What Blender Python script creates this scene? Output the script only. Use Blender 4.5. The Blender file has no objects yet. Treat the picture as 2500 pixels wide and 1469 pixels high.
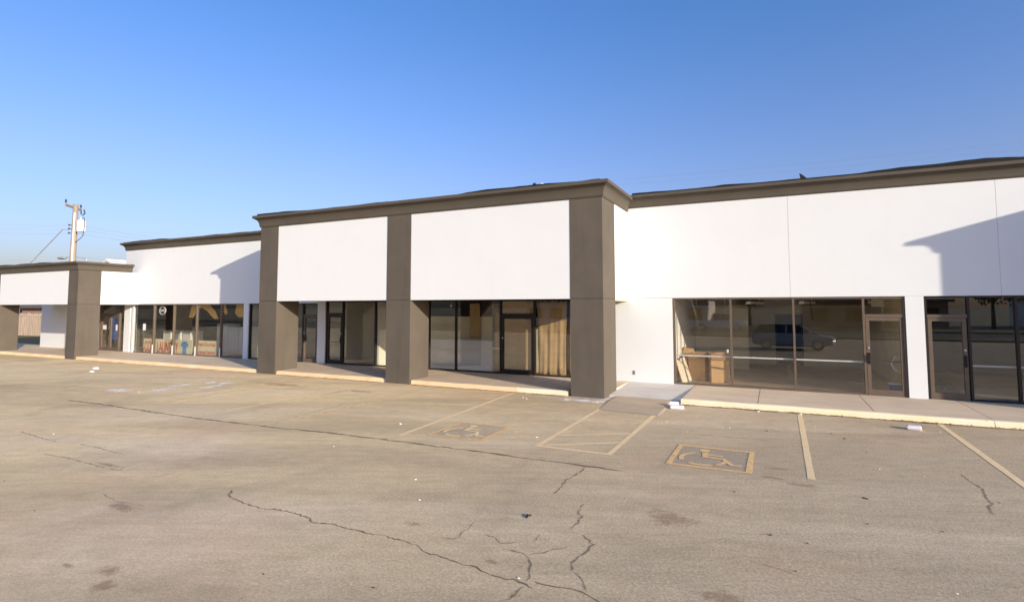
import bpy, bmesh, math, random
from mathutils import Vector, Matrix
random.seed(7)
R=math.radians
S=bpy.context.scene
COL=S.collection

# ------------------------------------------------------------------ materials
def newmat(name):
    m=bpy.data.materials.new(name); m.use_nodes=True
    nt=m.node_tree; nt.nodes.clear()
    return m,nt
def nd(nt,t,**kw):
    n=nt.nodes.new(t)
    for k,v in kw.items():
        if k in n.inputs.keys() if isinstance(k,str) else False: n.inputs[k].default_value=v
        else: setattr(n,k,v)
    return n
def L(nt,a,b): nt.links.new(a,b)
def coords(nt,scale=(1,1,1),rot=(0,0,0)):
    tc=nd(nt,'ShaderNodeTexCoord'); mp=nd(nt,'ShaderNodeMapping')
    mp.inputs['Scale'].default_value=scale
    src=tc.outputs['Object']
    if any(rot):
        m0=nd(nt,'ShaderNodeMapping'); m0.inputs['Rotation'].default_value=rot; L(nt,src,m0.inputs['Vector']); src=m0.outputs['Vector']
    L(nt,src,mp.inputs['Vector']); return mp.outputs['Vector']
def noise(nt,vec,scale,detail=4,rough=.6,dist=0):
    n=nd(nt,'ShaderNodeTexNoise'); n.inputs['Scale'].default_value=scale
    n.inputs['Detail'].default_value=detail; n.inputs['Roughness'].default_value=rough
    n.inputs['Distortion'].default_value=dist; L(nt,vec,n.inputs['Vector']); return n.outputs['Fac']
def ramp(nt,fac,p0,p1,c0=(0,0,0,1),c1=(1,1,1,1)):
    r=nd(nt,'ShaderNodeValToRGB'); e=r.color_ramp.elements
    e[0].position=p0; e[1].position=p1; e[0].color=c0; e[1].color=c1
    L(nt,fac,r.inputs['Fac']); return r.outputs['Color']
def mixc(nt,fac,a,b,mode='MIX'):
    m=nd(nt,'ShaderNodeMix',data_type='RGBA',blend_type=mode)
    if isinstance(fac,(int,float)): m.inputs[0].default_value=fac
    else: L(nt,fac,m.inputs[0])
    for i,v in ((6,a),(7,b)):
        if isinstance(v,tuple): m.inputs[i].default_value=v if len(v)==4 else v+(1,)
        else: L(nt,v,m.inputs[i])
    return m.outputs[2]
def finish(nt,color,rough=.8,bump=None,bstr=.2,bdist=.01,metal=0,spec=.3):
    b=nd(nt,'ShaderNodeBsdfPrincipled'); o=nd(nt,'ShaderNodeOutputMaterial')
    if isinstance(color,tuple): b.inputs['Base Color'].default_value=color if len(color)==4 else color+(1,)
    else: L(nt,color,b.inputs['Base Color'])
    b.inputs['Roughness'].default_value=rough; b.inputs['Metallic'].default_value=metal
    b.inputs['Specular IOR Level'].default_value=spec
    if bump is not None:
        bp=nd(nt,'ShaderNodeBump'); bp.inputs['Strength'].default_value=bstr; bp.inputs['Distance'].default_value=bdist
        L(nt,bump,bp.inputs['Height']); L(nt,bp.outputs['Normal'],b.inputs['Normal'])
    L(nt,b.outputs[0],o.inputs[0]); return b
def simple(name,c,rough=.7,var=.12,scale=3.,bscale=0,bstr=.15,metal=0,stretch=(1,1,1),spec=.3):
    m,nt=newmat(name); v=coords(nt,stretch)
    f=noise(nt,v,scale,5); lo=tuple(x*(1-var) for x in c); hi=tuple(min(1,x*(1+var)) for x in c)
    col=ramp(nt,f,.3,.7,lo+(1,),hi+(1,))
    bm=noise(nt,v,bscale,3) if bscale else None
    finish(nt,col,rough,bm,bstr,.01,metal,spec); return m

def stucco(name,c,var,mott,stain=0.0):
    m,nt=newmat(name); v=coords(nt)
    f=noise(nt,v,.9,5,.6,.6); g=noise(nt,v,60,3)
    base=ramp(nt,f,.3,.72,tuple(x*(1-var) for x in c)+(1,),tuple(min(1,x*(1+var)) for x in c)+(1,))
    grain=ramp(nt,g,.3,.7,(1-mott,)*3+(1,),(1,1,1,1))
    col=mixc(nt,1.0,base,grain,'MULTIPLY')
    if stain:
        vs=coords(nt,(3.2,3.2,.35)); st=ramp(nt,noise(nt,vs,1.2,5,.65),.5,.75)
        col=mixc(nt,st,col,mixc(nt,1.0,col,(1-stain,1-stain,1-stain*1.05,1),'MULTIPLY'))
    bm=noise(nt,v,90,3)
    finish(nt,col,.85,bm,.12,.006,0,.2); return m

M={}
M['white']=stucco('white_stucco',(.735,.765,.762),.012,.02,.012)
M['taupe']=stucco('taupe_stucco',(.118,.102,.081),.10,.07,.13)
M['taupe_trim']=stucco('taupe_trim',(.106,.092,.073),.08,.05,.06)

def ground_mat():
    m,nt=newmat('worn_asphalt')
    v=coords(nt); vs=coords(nt,(.30,1.15,1),(0,0,R(-17))); vt=coords(nt,(1,.16,1),(0,0,R(12)))
    big=noise(nt,v,.13,5,.62,.8); mid=noise(nt,vs,.42,5,.55,.9); fine=noise(nt,v,4.0,5,.7,.3)
    col=ramp(nt,big,.30,.68,(.76,.565,.295,1),(.95,.715,.375,1))
    tc=nd(nt,'ShaderNodeTexCoord'); sx=nd(nt,'ShaderNodeSeparateXYZ'); L(nt,tc.outputs['Object'],sx.inputs[0])
    mr=nd(nt,'ShaderNodeMapRange'); mr.inputs['From Min'].default_value=-11; mr.inputs['From Max'].default_value=1.5
    L(nt,sx.outputs['X'],mr.inputs['Value'])
    wob=nd(nt,'ShaderNodeMath',operation='MULTIPLY_ADD'); L(nt,big,wob.inputs[0]); wob.inputs[1].default_value=1.1; L(nt,mr.outputs[0],wob.inputs[2])
    wo2=nd(nt,'ShaderNodeMath',operation='SUBTRACT',use_clamp=True); L(nt,wob.outputs[0],wo2.inputs[0]); wo2.inputs[1].default_value=.55
    col=mixc(nt,wo2.outputs[0],col,(.575,.45,.285,1))
    col=mixc(nt,ramp(nt,mid,.44,.72,(0,0,0,1),(.62,.62,.62,1)),col,(.43,.315,.19,1))
    pale=ramp(nt,noise(nt,vs,.30,5,.55,1.1),.50,.72,(0,0,0,1),(.65,.65,.65,1)); col=mixc(nt,pale,col,(.93,.73,.48,1))
    blotch=ramp(nt,noise(nt,v,.55,4,.5,.6),.56,.74,(0,0,0,1),(.40,.40,.40,1)); col=mixc(nt,blotch,col,(.42,.32,.205,1))
    tyre=ramp(nt,noise(nt,vt,.8,4,.55,.4),.53,.76,(0,0,0,1),(.30,.30,.30,1)); col=mixc(nt,tyre,col,(.42,.325,.21,1))
    red=ramp(nt,noise(nt,v,.23,4,.6,.5),.54,.72,(0,0,0,1),(.40,.40,.40,1)); col=mixc(nt,red,col,(.84,.52,.33,1))
    v2=coords(nt,(.8,5.0,1),(0,0,R(-24))); stk=noise(nt,v2,1.5,6,.72,.5)
    col=mixc(nt,1.0,col,ramp(nt,stk,.30,.70,(.90,.90,.90,1),(1.08,1.08,1.08,1)),'MULTIPLY')
    col=mixc(nt,ramp(nt,stk,.66,.78,(0,0,0,1),(.32,.32,.32,1)),col,(.36,.28,.18,1))
    mot=ramp(nt,fine,.28,.74,(.90,.90,.90,1),(1.08,1.08,1.08,1)); col=mixc(nt,1.0,col,mot,'MULTIPLY')
    sp=noise(nt,v,1.1,6,.72,.3); col=mixc(nt,ramp(nt,sp,.66,.80,(0,0,0,1),(.5,.5,.5,1)),col,(.27,.20,.13,1))
    g1=noise(nt,v,30,4,.75); g2=noise(nt,v,95,3,.7)
    fr=nd(nt,'ShaderNodeMapRange'); fr.inputs['From Min'].default_value=-8; fr.inputs['From Max'].default_value=-1; fr.inputs['To Min'].default_value=.5; L(nt,sx.outputs['X'],fr.inputs['Value'])
    gr=mixc(nt,1.0,ramp(nt,g1,.34,.68,(.74,.74,.75,1),(1.24,1.24,1.23,1)),ramp(nt,g2,.33,.68,(.66,.66,.66,1),(1.32,1.32,1.32,1)),'MULTIPLY')
    col=mixc(nt,fr.outputs[0],col,mixc(nt,1.0,col,gr,'MULTIPLY'))
    vo=nd(nt,'ShaderNodeTexVoronoi'); vo.inputs['Scale'].default_value=26; L(nt,v,vo.inputs['Vector'])
    ch=ramp(nt,vo.outputs['Distance'],.0,.14,(.5,.5,.5,1),(0,0,0,1)); col=mixc(nt,ch,col,(.86,.74,.58,1))
    finish(nt,col,.92,g1,.12,.006,0,.1); return m
M['asphalt']=ground_mat()

def concrete_mat(name,c,var=.1):
    m,nt=newmat(name); v=coords(nt); vs=coords(nt,(.5,3,1))
    a=noise(nt,v,.8,6,.65,.5); b=noise(nt,vs,1.6,5,.6,.4); g=noise(nt,v,70,3,.7)
    col=ramp(nt,a,.3,.7,tuple(x*(1-var) for x in c)+(1,),tuple(x*(1+var) for x in c)+(1,))
    col=mixc(nt,ramp(nt,b,.5,.75,(0,0,0,1),(.45,.45,.45,1)),col,tuple(x*.72 for x in c)+(1,))
    col=mixc(nt,1.0,col,ramp(nt,g,.3,.7,(.88,.88,.88,1),(1.08,1.08,1.08,1)),'MULTIPLY')
    finish(nt,col,.9,g,.15,.005,0,.2); return m
M['concrete']=concrete_mat('sidewalk_concrete',(.69,.55,.385))
M['patch']=concrete_mat('asphalt_patch',(.55,.425,.28),.12)
M['ramp']=concrete_mat('painted_concrete',(.70,.65,.575),.08)
def paint_mat(name,c,thr0,thr1,amount=1.0,scale=9.):
    m,nt=newmat(name); v=coords(nt)
    w=noise(nt,v,scale,6,.75,.3); w2=noise(nt,v,70,3,.7)
    mm=nd(nt,'ShaderNodeMath',operation='MULTIPLY_ADD'); L(nt,w2,mm.inputs[0]); mm.inputs[1].default_value=.5
    hs=nd(nt,'ShaderNodeMath',operation='MULTIPLY'); L(nt,w,hs.inputs[0]); hs.inputs[1].default_value=.6; L(nt,hs.outputs[0],mm.inputs[2])
    f=ramp(nt,mm.outputs[0],thr0,thr1,(0,0,0,1),(amount,amount,amount,1))
    col=ramp(nt,w,.3,.7,tuple(x*.85 for x in c)+(1,),tuple(min(1,x*1.1) for x in c)+(1,))
    b=nd(nt,'ShaderNodeBsdfPrincipled'); b.inputs['Roughness'].default_value=.85; b.inputs['Specular IOR Level'].default_value=.2
    L(nt,col,b.inputs['Base Color'])
    t=nd(nt,'ShaderNodeBsdfTransparent'); mx=nd(nt,'ShaderNodeMixShader'); o=nd(nt,'ShaderNodeOutputMaterial')
    L(nt,f,mx.inputs[0]); L(nt,t.outputs[0],mx.inputs[1]); L(nt,b.outputs[0],mx.inputs[2]); L(nt,mx.outputs[0],o.inputs[0])
    return m
M['stall']=paint_mat('faded_stall_paint',(.98,.70,.38),.20,.44,.95)
M['stall_old']=paint_mat('old_stall_paint',(.97,.66,.33),.24,.56,.85)
M['orange']=paint_mat('orange_symbol_paint',(.93,.59,.26),.26,.52,.92)
M['symbg']=paint_mat('grey_blue_symbol_ground',(.52,.46,.37),.30,.80,.5,5.)
M['overspray_sun']=paint_mat('white_overspray_and_sun',(.85,.83,.80),.40,.66,.9,3.)  # white for overspray, and for the sun patch painted on the sidewalk
M['chalk']=paint_mat('white_residue',(.97,.92,.84),.34,.60,.92,4.)
M['stain']=paint_mat('brown_stain',(.32,.225,.13),.42,.78,.55,6.)
def soft_mat(name,c,amount,scale=6.):
    m,nt=newmat(name); tc=nd(nt,'ShaderNodeTexCoord'); v=coords(nt)
    sb=nd(nt,'ShaderNodeVectorMath',operation='SUBTRACT'); L(nt,tc.outputs['Generated'],sb.inputs[0]); sb.inputs[1].default_value=(.5,.5,.0)
    fl=nd(nt,'ShaderNodeVectorMath',operation='MULTIPLY'); L(nt,sb.outputs[0],fl.inputs[0]); fl.inputs[1].default_value=(2,2,0)
    ln=nd(nt,'ShaderNodeVectorMath',operation='LENGTH'); L(nt,fl.outputs[0],ln.inputs[0])
    w=noise(nt,v,scale,6,.75,.5); w2=noise(nt,v,scale*6,3,.7)
    a=nd(nt,'ShaderNodeMath',operation='MULTIPLY_ADD'); L(nt,w,a.inputs[0]); a.inputs[1].default_value=2.6; a.inputs[2].default_value=-.5
    b0=nd(nt,'ShaderNodeMath',operation='MULTIPLY_ADD'); L(nt,w2,b0.inputs[0]); b0.inputs[1].default_value=.5; L(nt,a.outputs[0],b0.inputs[2])
    d=nd(nt,'ShaderNodeMath',operation='SUBTRACT'); L(nt,b0.outputs[0],d.inputs[0]); L(nt,ln.outputs['Value'],d.inputs[1])
    f=ramp(nt,d.outputs[0],.25,.85,(0,0,0,1),(amount,amount,amount,1))
    b=nd(nt,'ShaderNodeBsdfPrincipled'); b.inputs['Roughness'].default_value=.9; b.inputs['Specular IOR Level'].default_value=.1; b.inputs['Base Color'].default_value=c+(1,)
    t=nd(nt,'ShaderNodeBsdfTransparent'); mx=nd(nt,'ShaderNodeMixShader'); o=nd(nt,'ShaderNodeOutputMaterial')
    L(nt,f,mx.inputs[0]); L(nt,t.outputs[0],mx.inputs[1]); L(nt,b.outputs[0],mx.inputs[2]); L(nt,mx.outputs[0],o.inputs[0]); return m
M['stain']=soft_mat('brown_stain',(.40,.26,.155),.36)
M['chalk']=soft_mat('white_residue',(.98,.90,.76),.95,3.)
M['gutter']=paint_mat('gutter_dirt',(.34,.205,.12),.36,.66,.75,5.)
M['faint']=paint_mat('faint_crack',(.36,.27,.18),.36,.66,.5,6.)
M['seam']=paint_mat('seam_fill',(.27,.195,.115),.24,.62,.85,10.)
M['crack']=paint_mat('crack_fill',(.22,.155,.10),.30,.62,.78,12.)
M['hair']=paint_mat('hairline_crack',(.28,.21,.15),.36,.62,.65,14.)
def kerbmat(name,c,c2):
    m,nt=newmat(name); v=coords(nt)
    a=noise(nt,v,.9,5,.6,.4); w=noise(nt,v,11,6,.75)
    col=ramp(nt,a,.38,.62,c+(1,),c2+(1,)); col=mixc(nt,ramp(nt,w,.60,.72),col,(.45,.37,.27,1))
    finish(nt,col,.85,w,.1,.006,0,.2); return m
M['kerb_orange']=kerbmat('orange_kerb_paint',(.90,.60,.33),(.92,.70,.43))
M['kerb_cream']=kerbmat('cream_kerb_paint',(.88,.76,.47),(.90,.80,.56))

M['bronze']=simple('bronze_aluminium',(.135,.102,.074),.5,.10,4)
M['dark_alu']=simple('dark_aluminium',(.030,.026,.024),.4,.1,4,metal=.25)
M['alu']=simple('brushed_aluminium',(.62,.62,.62),.35,.05,6,metal=.7)
M['black']=simple('black_rubber',(.015,.015,.016),.6,.1,5)
M['membrane']=simple('black_roof_membrane',(.011,.011,.011),.8,.3,6,20,.3)
M['soffit']=simple('brown_soffit',(.135,.105,.082),.85,.1,2)
M['olive']=simple('olive_drywall',(.76,.68,.48),.9,.08,1.2)
M['drywall']=simple('pale_drywall',(.80,.78,.69),.9,.06,1.2)
M['whitewall']=simple('white_drywall',(.78,.77,.74),.9,.04,1.2)
M['tanwall']=simple('tan_drywall',(.34,.27,.19),.9,.15,.8)
M['darkwall']=simple('dark_panelling',(.10,.082,.068),.8,.25,2)
M['bluewall']=simple('dark_blue_paint',(.018,.026,.06),.8,.15,2)
M['ceiling']=simple('shop_ceiling',(.62,.58,.50),.95,.2,2)
M['floor']=simple('brown_shop_floor',(.46,.36,.25),.55,.2,1.5)
M['floor_tan']=simple('tan_shop_floor',(.70,.61,.47),.6,.12,1.5)
M['card']=simple('cardboard',(.56,.345,.165),.85,.08,5,stretch=(1,1,.3))
M['card_in']=simple('cardboard_inside',(.36,.21,.10),.9,.08,5)
M['board']=simple('cream_board',(.70,.60,.46),.8,.06,4)
M['kraft']=simple('kraft_paper',(.50,.345,.185),.85,.08,6)
M['foam']=simple('white_foam',(.86,.86,.86),.6,.02,5)
M['paper']=simple('white_paper',(.82,.80,.76),.8,.05,9)
M['leaf']=simple('dry_leaf',(.075,.05,.032),.85,.3,20)
M['leafred']=simple('red_brown_leaf',(.26,.12,.06),.85,.35,12)
M['signbg']=simple('pale_green_sign',(.62,.58,.37),.7,.05,2)
M['signred']=simple('red_lettering',(.52,.075,.055),.7,.12,4)
M['signblue']=simple('blue_shirt_print',(.10,.26,.48),.7,.12,4)
M['blue']=simple('blue_poster',(.02,.085,.36),.6,.2,6)
M['yellow']=simple('yellow_banner',(.74,.46,.10),.7,.15,2)
M['washer']=simple('white_enamel',(.80,.80,.77),.35,.03,2)
M['dryer']=simple('grey_enamel',(.50,.53,.54),.4,.05,2)
M['wood_pole']=simple('weathered_pole',(.36,.28,.20),.9,.22,3,30,.3,stretch=(5,5,.5))
M['wood_fence']=simple('weathered_fence',(.52,.40,.29),.9,.25,3,20,.3,stretch=(4,4,.4))
M['grey_metal']=simple('grey_metal',(.45,.46,.47),.5,.08,4,metal=.3)
M['trafo']=simple('pale_grey_steel',(.72,.72,.70),.5,.05,4)
M['porcelain']=simple('dark_porcelain',(.05,.05,.09),.35,.1,6)
M['cable']=simple('aluminium_cable',(.32,.34,.38),.7,.1,6)
M['red_mat']=simple('red_floor_mat',(.30,.05,.03),.9,.2,10)
M['soil']=simple('dark_debris',(.02,.018,.016),.95,.4,20)
M['bark']=simple('bare_bark',(.10,.078,.062),.9,.25,10)
M['tyre']=simple('tyre_rubber',(.018,.018,.018),.8,.1,10)
M['carwhite']=simple('white_car_paint',(.72,.74,.76),.25,.02,2,spec=.5)
M['carblue']=simple('silver_car_paint',(.30,.34,.38),.3,.03,2,spec=.5)
M['carglass']=simple('car_window_glass',(.012,.014,.016),.06,.1,2,spec=.6)
M['lampglass']=simple('headlight_glass',(.75,.77,.8),.1,.02,2,spec=.6)
M['redlens']=simple('red_tail_lens',(.35,.01,.01),.2,.05,2)
M['roofing']=simple('grey_shingles',(.13,.115,.10),.9,.2,3,25,.3)
M['siding']=simple('cream_siding',(.68,.62,.52),.8,.06,2)
M['roofwhite']=simple('pale_roof_coating',(.80,.79,.76),.8,.05,2)
M['foliage']=simple('evergreen_leaves',(.05,.075,.035),.9,.35,3)

def glass_mat(name,tint,base=.08):
    m,nt=newmat(name)
    lw=nd(nt,'ShaderNodeLayerWeight'); lw.inputs['Blend'].default_value=.5
    p=nd(nt,'ShaderNodeMath',operation='POWER'); L(nt,lw.outputs['Facing'],p.inputs[0]); p.inputs[1].default_value=4.5
    q=nd(nt,'ShaderNodeMath',operation='MULTIPLY_ADD'); L(nt,p.outputs[0],q.inputs[0]); q.inputs[1].default_value=.75; q.inputs[2].default_value=base
    t=nd(nt,'ShaderNodeBsdfTransparent'); t.inputs['Color'].default_value=tint+(1,)
    g=nd(nt,'ShaderNodeBsdfGlossy'); g.inputs['Roughness'].default_value=0.0; g.inputs['Color'].default_value=(.95,.97,1,1)
    mx=nd(nt,'ShaderNodeMixShader'); o=nd(nt,'ShaderNodeOutputMaterial')
    L(nt,q.outputs[0],mx.inputs[0]); L(nt,t.outputs[0],mx.inputs[1]); L(nt,g.outputs[0],mx.inputs[2]); L(nt,mx.outputs[0],o.inputs[0])
    return m
M['glass']=glass_mat('shop_glass',(.965,.97,.95))
M['glass_dark']=glass_mat('tinted_shop_glass',(.86,.88,.87),.10)

def brick_mat():
    m,nt=newmat('red_brick'); v=coords(nt,(1,1,1),(R(90),0,0))
    b=nd(nt,'ShaderNodeTexBrick'); L(nt,v,b.inputs['Vector']); b.inputs['Scale'].default_value=4
    b.inputs['Color1'].default_value=(.33,.16,.09,1); b.inputs['Color2'].default_value=(.42,.24,.15,1); b.inputs['Mortar'].default_value=(.5,.45,.4,1)
    finish(nt,b.outputs['Color'],.9); return m
M['brick']=brick_mat()
def grass_mat(name,c1,c2):
    m,nt=newmat(name); v=coords(nt); a=noise(nt,v,.5,6,.7,.5); b=noise(nt,v,30,3,.7)
    col=ramp(nt,a,.35,.65,c1+(1,),c2+(1,)); col=mixc(nt,1.0,col,ramp(nt,b,.3,.7,(.6,.6,.6,1),(1.2,1.2,1.2,1)),'MULTIPLY')
    finish(nt,col,.95,b,.5,.03); return m
M['dirt']=grass_mat('dry_ground',(.36,.28,.19),(.24,.22,.10))
M['grass']=grass_mat('dormant_grass',(.17,.15,.055),(.28,.22,.10))
M['road']=simple('road_asphalt',(.10,.095,.09),.9,.15,.6,50,.2)
M['road_line']=paint_mat('road_line_paint',(.70,.52,.15),.3,.5,.9)

# ------------------------------------------------------------------ mesh helper
class MB:
    def __init__(s): s.bm=bmesh.new()
    def poly(s,pts,faces):
        vs=[s.bm.verts.new(p) for p in pts]
        for f in faces:
            try: s.bm.faces.new([vs[i] for i in f])
            except ValueError: pass
        return s
    def box(s,x0,x1,y0,y1,z0,z1):
        x0,x1=sorted((x0,x1)); y0,y1=sorted((y0,y1)); z0,z1=sorted((z0,z1))
        return s.poly([(x,y,z) for z in(z0,z1) for y in(y0,y1) for x in(x0,x1)],
            [(0,2,3,1),(4,5,7,6),(0,1,5,4),(2,6,7,3),(0,4,6,2),(1,3,7,5)])
    def hexa(s,bot,top):
        return s.poly(list(bot)+list(top),[(3,2,1,0),(4,5,6,7),(0,1,5,4),(1,2,6,5),(2,3,7,6),(3,0,4,7)])
    def tube(s,p,q,r0,r1=None,n=10,cap=True):
        r1=r0 if r1 is None else r1; p=Vector(p); q=Vector(q); d=(q-p).normalized()
        a=d.orthogonal().normalized(); b=d.cross(a)
        v=[]
        for c,r in((p,r0),(q,r1)):
            for i in range(n):
                t=2*math.pi*i/n; v.append(c+a*math.cos(t)*r+b*math.sin(t)*r)
        f=[(i,(i+1)%n,n+(i+1)%n,n+i) for i in range(n)]
        if cap: f+=[tuple(range(n-1,-1,-1)),tuple(range(n,2*n))]
        return s.poly(v,f)
    def path(s,pts,r,n=6):
        for a,b in zip(pts,pts[1:]): s.tube(a,b,r,r,n)
        return s
    def prism(s,poly,axis,a,b):
        # poly: 2D outline; axis 0 -> (y,z) swept along x, 1 -> (x,z) along y, 2 -> (x,y) along z
        def P(u,v,w): return [(w,u,v),(u,w,v),(u,v,w)][axis]
        n=len(poly); v=[P(u,w,a) for u,w in poly]+[P(u,w,b) for u,w in poly]
        return s.poly(v,[(i,(i+1)%n,n+(i+1)%n,n+i) for i in range(n)]+[tuple(range(n-1,-1,-1)),tuple(range(n,2*n))])
    def ring(s,rings,cap=True,closed=True):
        n=len(rings[0]); v=[p for r in rings for p in r]; f=[]
        for k in range(len(rings)-1):
            for i in range(n if closed else n-1):
                j=(i+1)%n; f.append((k*n+i,k*n+j,(k+1)*n+j,(k+1)*n+i))
        if cap: f+=[tuple(range(n-1,-1,-1)),tuple(range((len(rings)-1)*n,len(rings)*n))]
        return s.poly(v,f)
    def sphere(s,c,rx,ry,rz,n=10,m=7):
        rings=[]
        for j in range(m+1):
            ph=-math.pi/2+math.pi*j/m; k=max(.02,math.cos(ph))
            rings.append([(c[0]+rx*k*math.cos(2*math.pi*i/n),c[1]+ry*k*math.sin(2*math.pi*i/n),c[2]+rz*math.sin(ph)) for i in range(n)])
        return s.ring(rings)
    def build(s,name,mat,parent=None,bevel=0,smooth=False,local=False,label=None):
        bmesh.ops.recalc_face_normals(s.bm,faces=s.bm.faces)
        if bevel: bmesh.ops.bevel(s.bm,geom=list(s.bm.edges),offset=bevel,segments=1,affect='EDGES',clamp_overlap=True)
        me=bpy.data.meshes.new(name); 
        if parent is not None and not local:
            off=Vector((0,0,0)); p=parent
            while p is not None: off+=p.location; p=p.parent
            bmesh.ops.translate(s.bm,verts=s.bm.verts,vec=-off)
        s.bm.to_mesh(me); s.bm.free()
        if smooth:
            for f in me.polygons: f.use_smooth=True
        ms=mat if isinstance(mat,(list,tuple)) else [mat]
        for m in ms: me.materials.append(m)
        o=bpy.data.objects.new(name,me); COL.objects.link(o)
        if parent is not None: o.parent=parent
        if label: o['label']=label
        return o
def thing(name,label,cat,loc=(0,0,0),rz=0,group=None):
    o=bpy.data.objects.new(name,None); COL.objects.link(o); o.location=loc; o.rotation_euler=(0,0,rz)
    o.empty_display_size=.2; o['label']=label; o['category']=cat
    if group: o['group']=group
    return o
def tag(o,label,cat,group=None):
    o['label']=label; o['category']=cat
    if group: o['group']=group
    return o
def structure(o): o['kind']='structure'; return o
def grounded(name,mb,mat,label,cat,group=None,**kw):
    """one-mesh thing with its origin at the base centre"""
    bm=mb.bm; xs=[v.co.x for v in bm.verts]; ys=[v.co.y for v in bm.verts]; zs=[v.co.z for v in bm.verts]
    c=Vector(((min(xs)+max(xs))/2,(min(ys)+max(ys))/2,min(zs))); bmesh.ops.translate(bm,verts=bm.verts,vec=-c)
    o=mb.build(name,mat,**kw); o.location=c; return tag(o,label,cat,group)

# ------------------------------------------------------------------ the ground
F,W=14.40,17.20            # pavilion front plane, storefront plane
g=MB(); g.poly([(-700,-700,-.02),(700,-700,-.02),(700,700,-.02),(-700,700,-.02)],[(0,1,2,3)])
structure(g.build('ground',M['dirt']))
g=MB()
nx,ny=60,16
xs=[-64+128*i/nx for i in range(nx+1)]; ys=[-13+33*j/ny for j in range(ny+1)]
g.poly([(x,y,0) for y in ys for x in xs],[(j*(nx+1)+i,j*(nx+1)+i+1,(j+1)*(nx+1)+i+1,(j+1)*(nx+1)+i) for j in range(ny) for i in range(nx)])
lot=structure(g.build('parking_lot',M['asphalt']))
g=MB(); g.box(-300,300,-27,-17,-.3,.0); road=structure(g.build('road',M['road']))
g=MB()
for i in range(-40,40): g.box(i*6,i*6+3,-22.07,-21.93,.001,.005)
g.build('lane_marking',M['road_line'],road)
g=MB(); g.box(-300,300,-17,-13.0,-.3,.10); structure(g.build('verge',M['grass']))
g=MB(); g.box(-300,300,-34,-27,-.3,.12); structure(g.build('far_verge',M['grass']))

def strip(mb,pts,w,z,jit=0.,taper=False):
    P=[Vector((p[0],p[1],0)) for p in pts]; n=len(P); l=[];r=[]
    for i in range(n):
        d=(P[min(i+1,n-1)]-P[max(i-1,0)]).normalized(); nn=Vector((-d.y,d.x,0))
        ww=w/2*(1+random.uniform(-jit,jit))
        if taper and i in(0,n-1): ww*=.2
        l.append((P[i]+nn*ww)); r.append(P[i]-nn*ww)
    v=[(p.x,p.y,z) for p in l]+[(p.x,p.y,z) for p in r]
    mb.poly(v,[(i,i+1,n+i+1,n+i) for i in range(n-1)])
def rough_line(pts,amp,step):
    out=[]
    for a,b in zip(pts,pts[1:]):
        d=math.hypot(b[0]-a[0],b[1]-a[1]); k=max(1,int(d/step))
        for i in range(k):
            t=i/k; j=amp if i else 0
            out.append((a[0]+(b[0]-a[0])*t+random.uniform(-j,j),a[1]+(b[1]-a[1])*t+random.uniform(-j,j)))
    out.append(pts[-1]); return out
def line(a,b,w,mat,z=.004):
    m=MB(); k=12; pts=[(a[0]+(b[0]-a[0])*i/k,a[1]+(b[1]-a[1])*i/k) for i in range(k+1)]
    strip(m,pts,w,z,.10); return m.build('stall_line',mat,lot)
line((.44,14.40),(.40,9.04),.105,M['stall']); line((3.06,14.40),(3.06,8.6),.105,M['stall'])
line((-6.92,14.40),(-6.66,8.65),.10,M['stall']); line((-6.46,14.40),(-6.50,13.95),.10,M['stall_old'])
line((-9.66,13.4),(-9.64,8.9),.09,M['stall_old']); line((-11.89,14.2),(-12.01,8.88),.09,M['stall'])
line((-14.6,13.9),(-14.6,9.0),.09,M['stall_old']); line((-17.3,13.9),(-17.3,9.0),.08,M['stall_old'])
line((5.75,14.40),(5.75,8.9),.105,M['stall']); line((8.45,14.40),(8.45,8.9),.105,M['stall'])
line((-4.74,10.35),(-4.73,9.75),.10,M['stall_old'])
# access aisle
for a,b in (((-3.93,9.04),(-3.93,13.0)),((-2.61,9.04),(-2.57,14.35))):
    m=MB(); strip(m,[(a[0]+(b[0]-a[0])*i/10,a[1]+(b[1]-a[1])*i/10) for i in range(11)],.10,.004,.1); m.build('aisle_line',M['stall'],lot)
m=MB(); strip(m,[(-3.98,9.09),(-3.3,9.09),(-2.56,9.09)],.09,.0045,.1); m.build('aisle_line',M['stall'],lot)
for a,b in (((-3.80,9.20),(-2.66,9.94)),((-3.86,9.98),(-2.66,10.73)),((-3.87,10.88),(-2.65,11.65)),((-3.84,11.81),(-2.64,12.60))):
    m=MB(); strip(m,[(a[0]+(b[0]-a[0])*i/8,a[1]+(b[1]-a[1])*i/8) for i in range(9)],.07,.005,.12); m.build('aisle_stripe',M['stall_old'] if a[1]>10 else M['stall'],lot)

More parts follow.
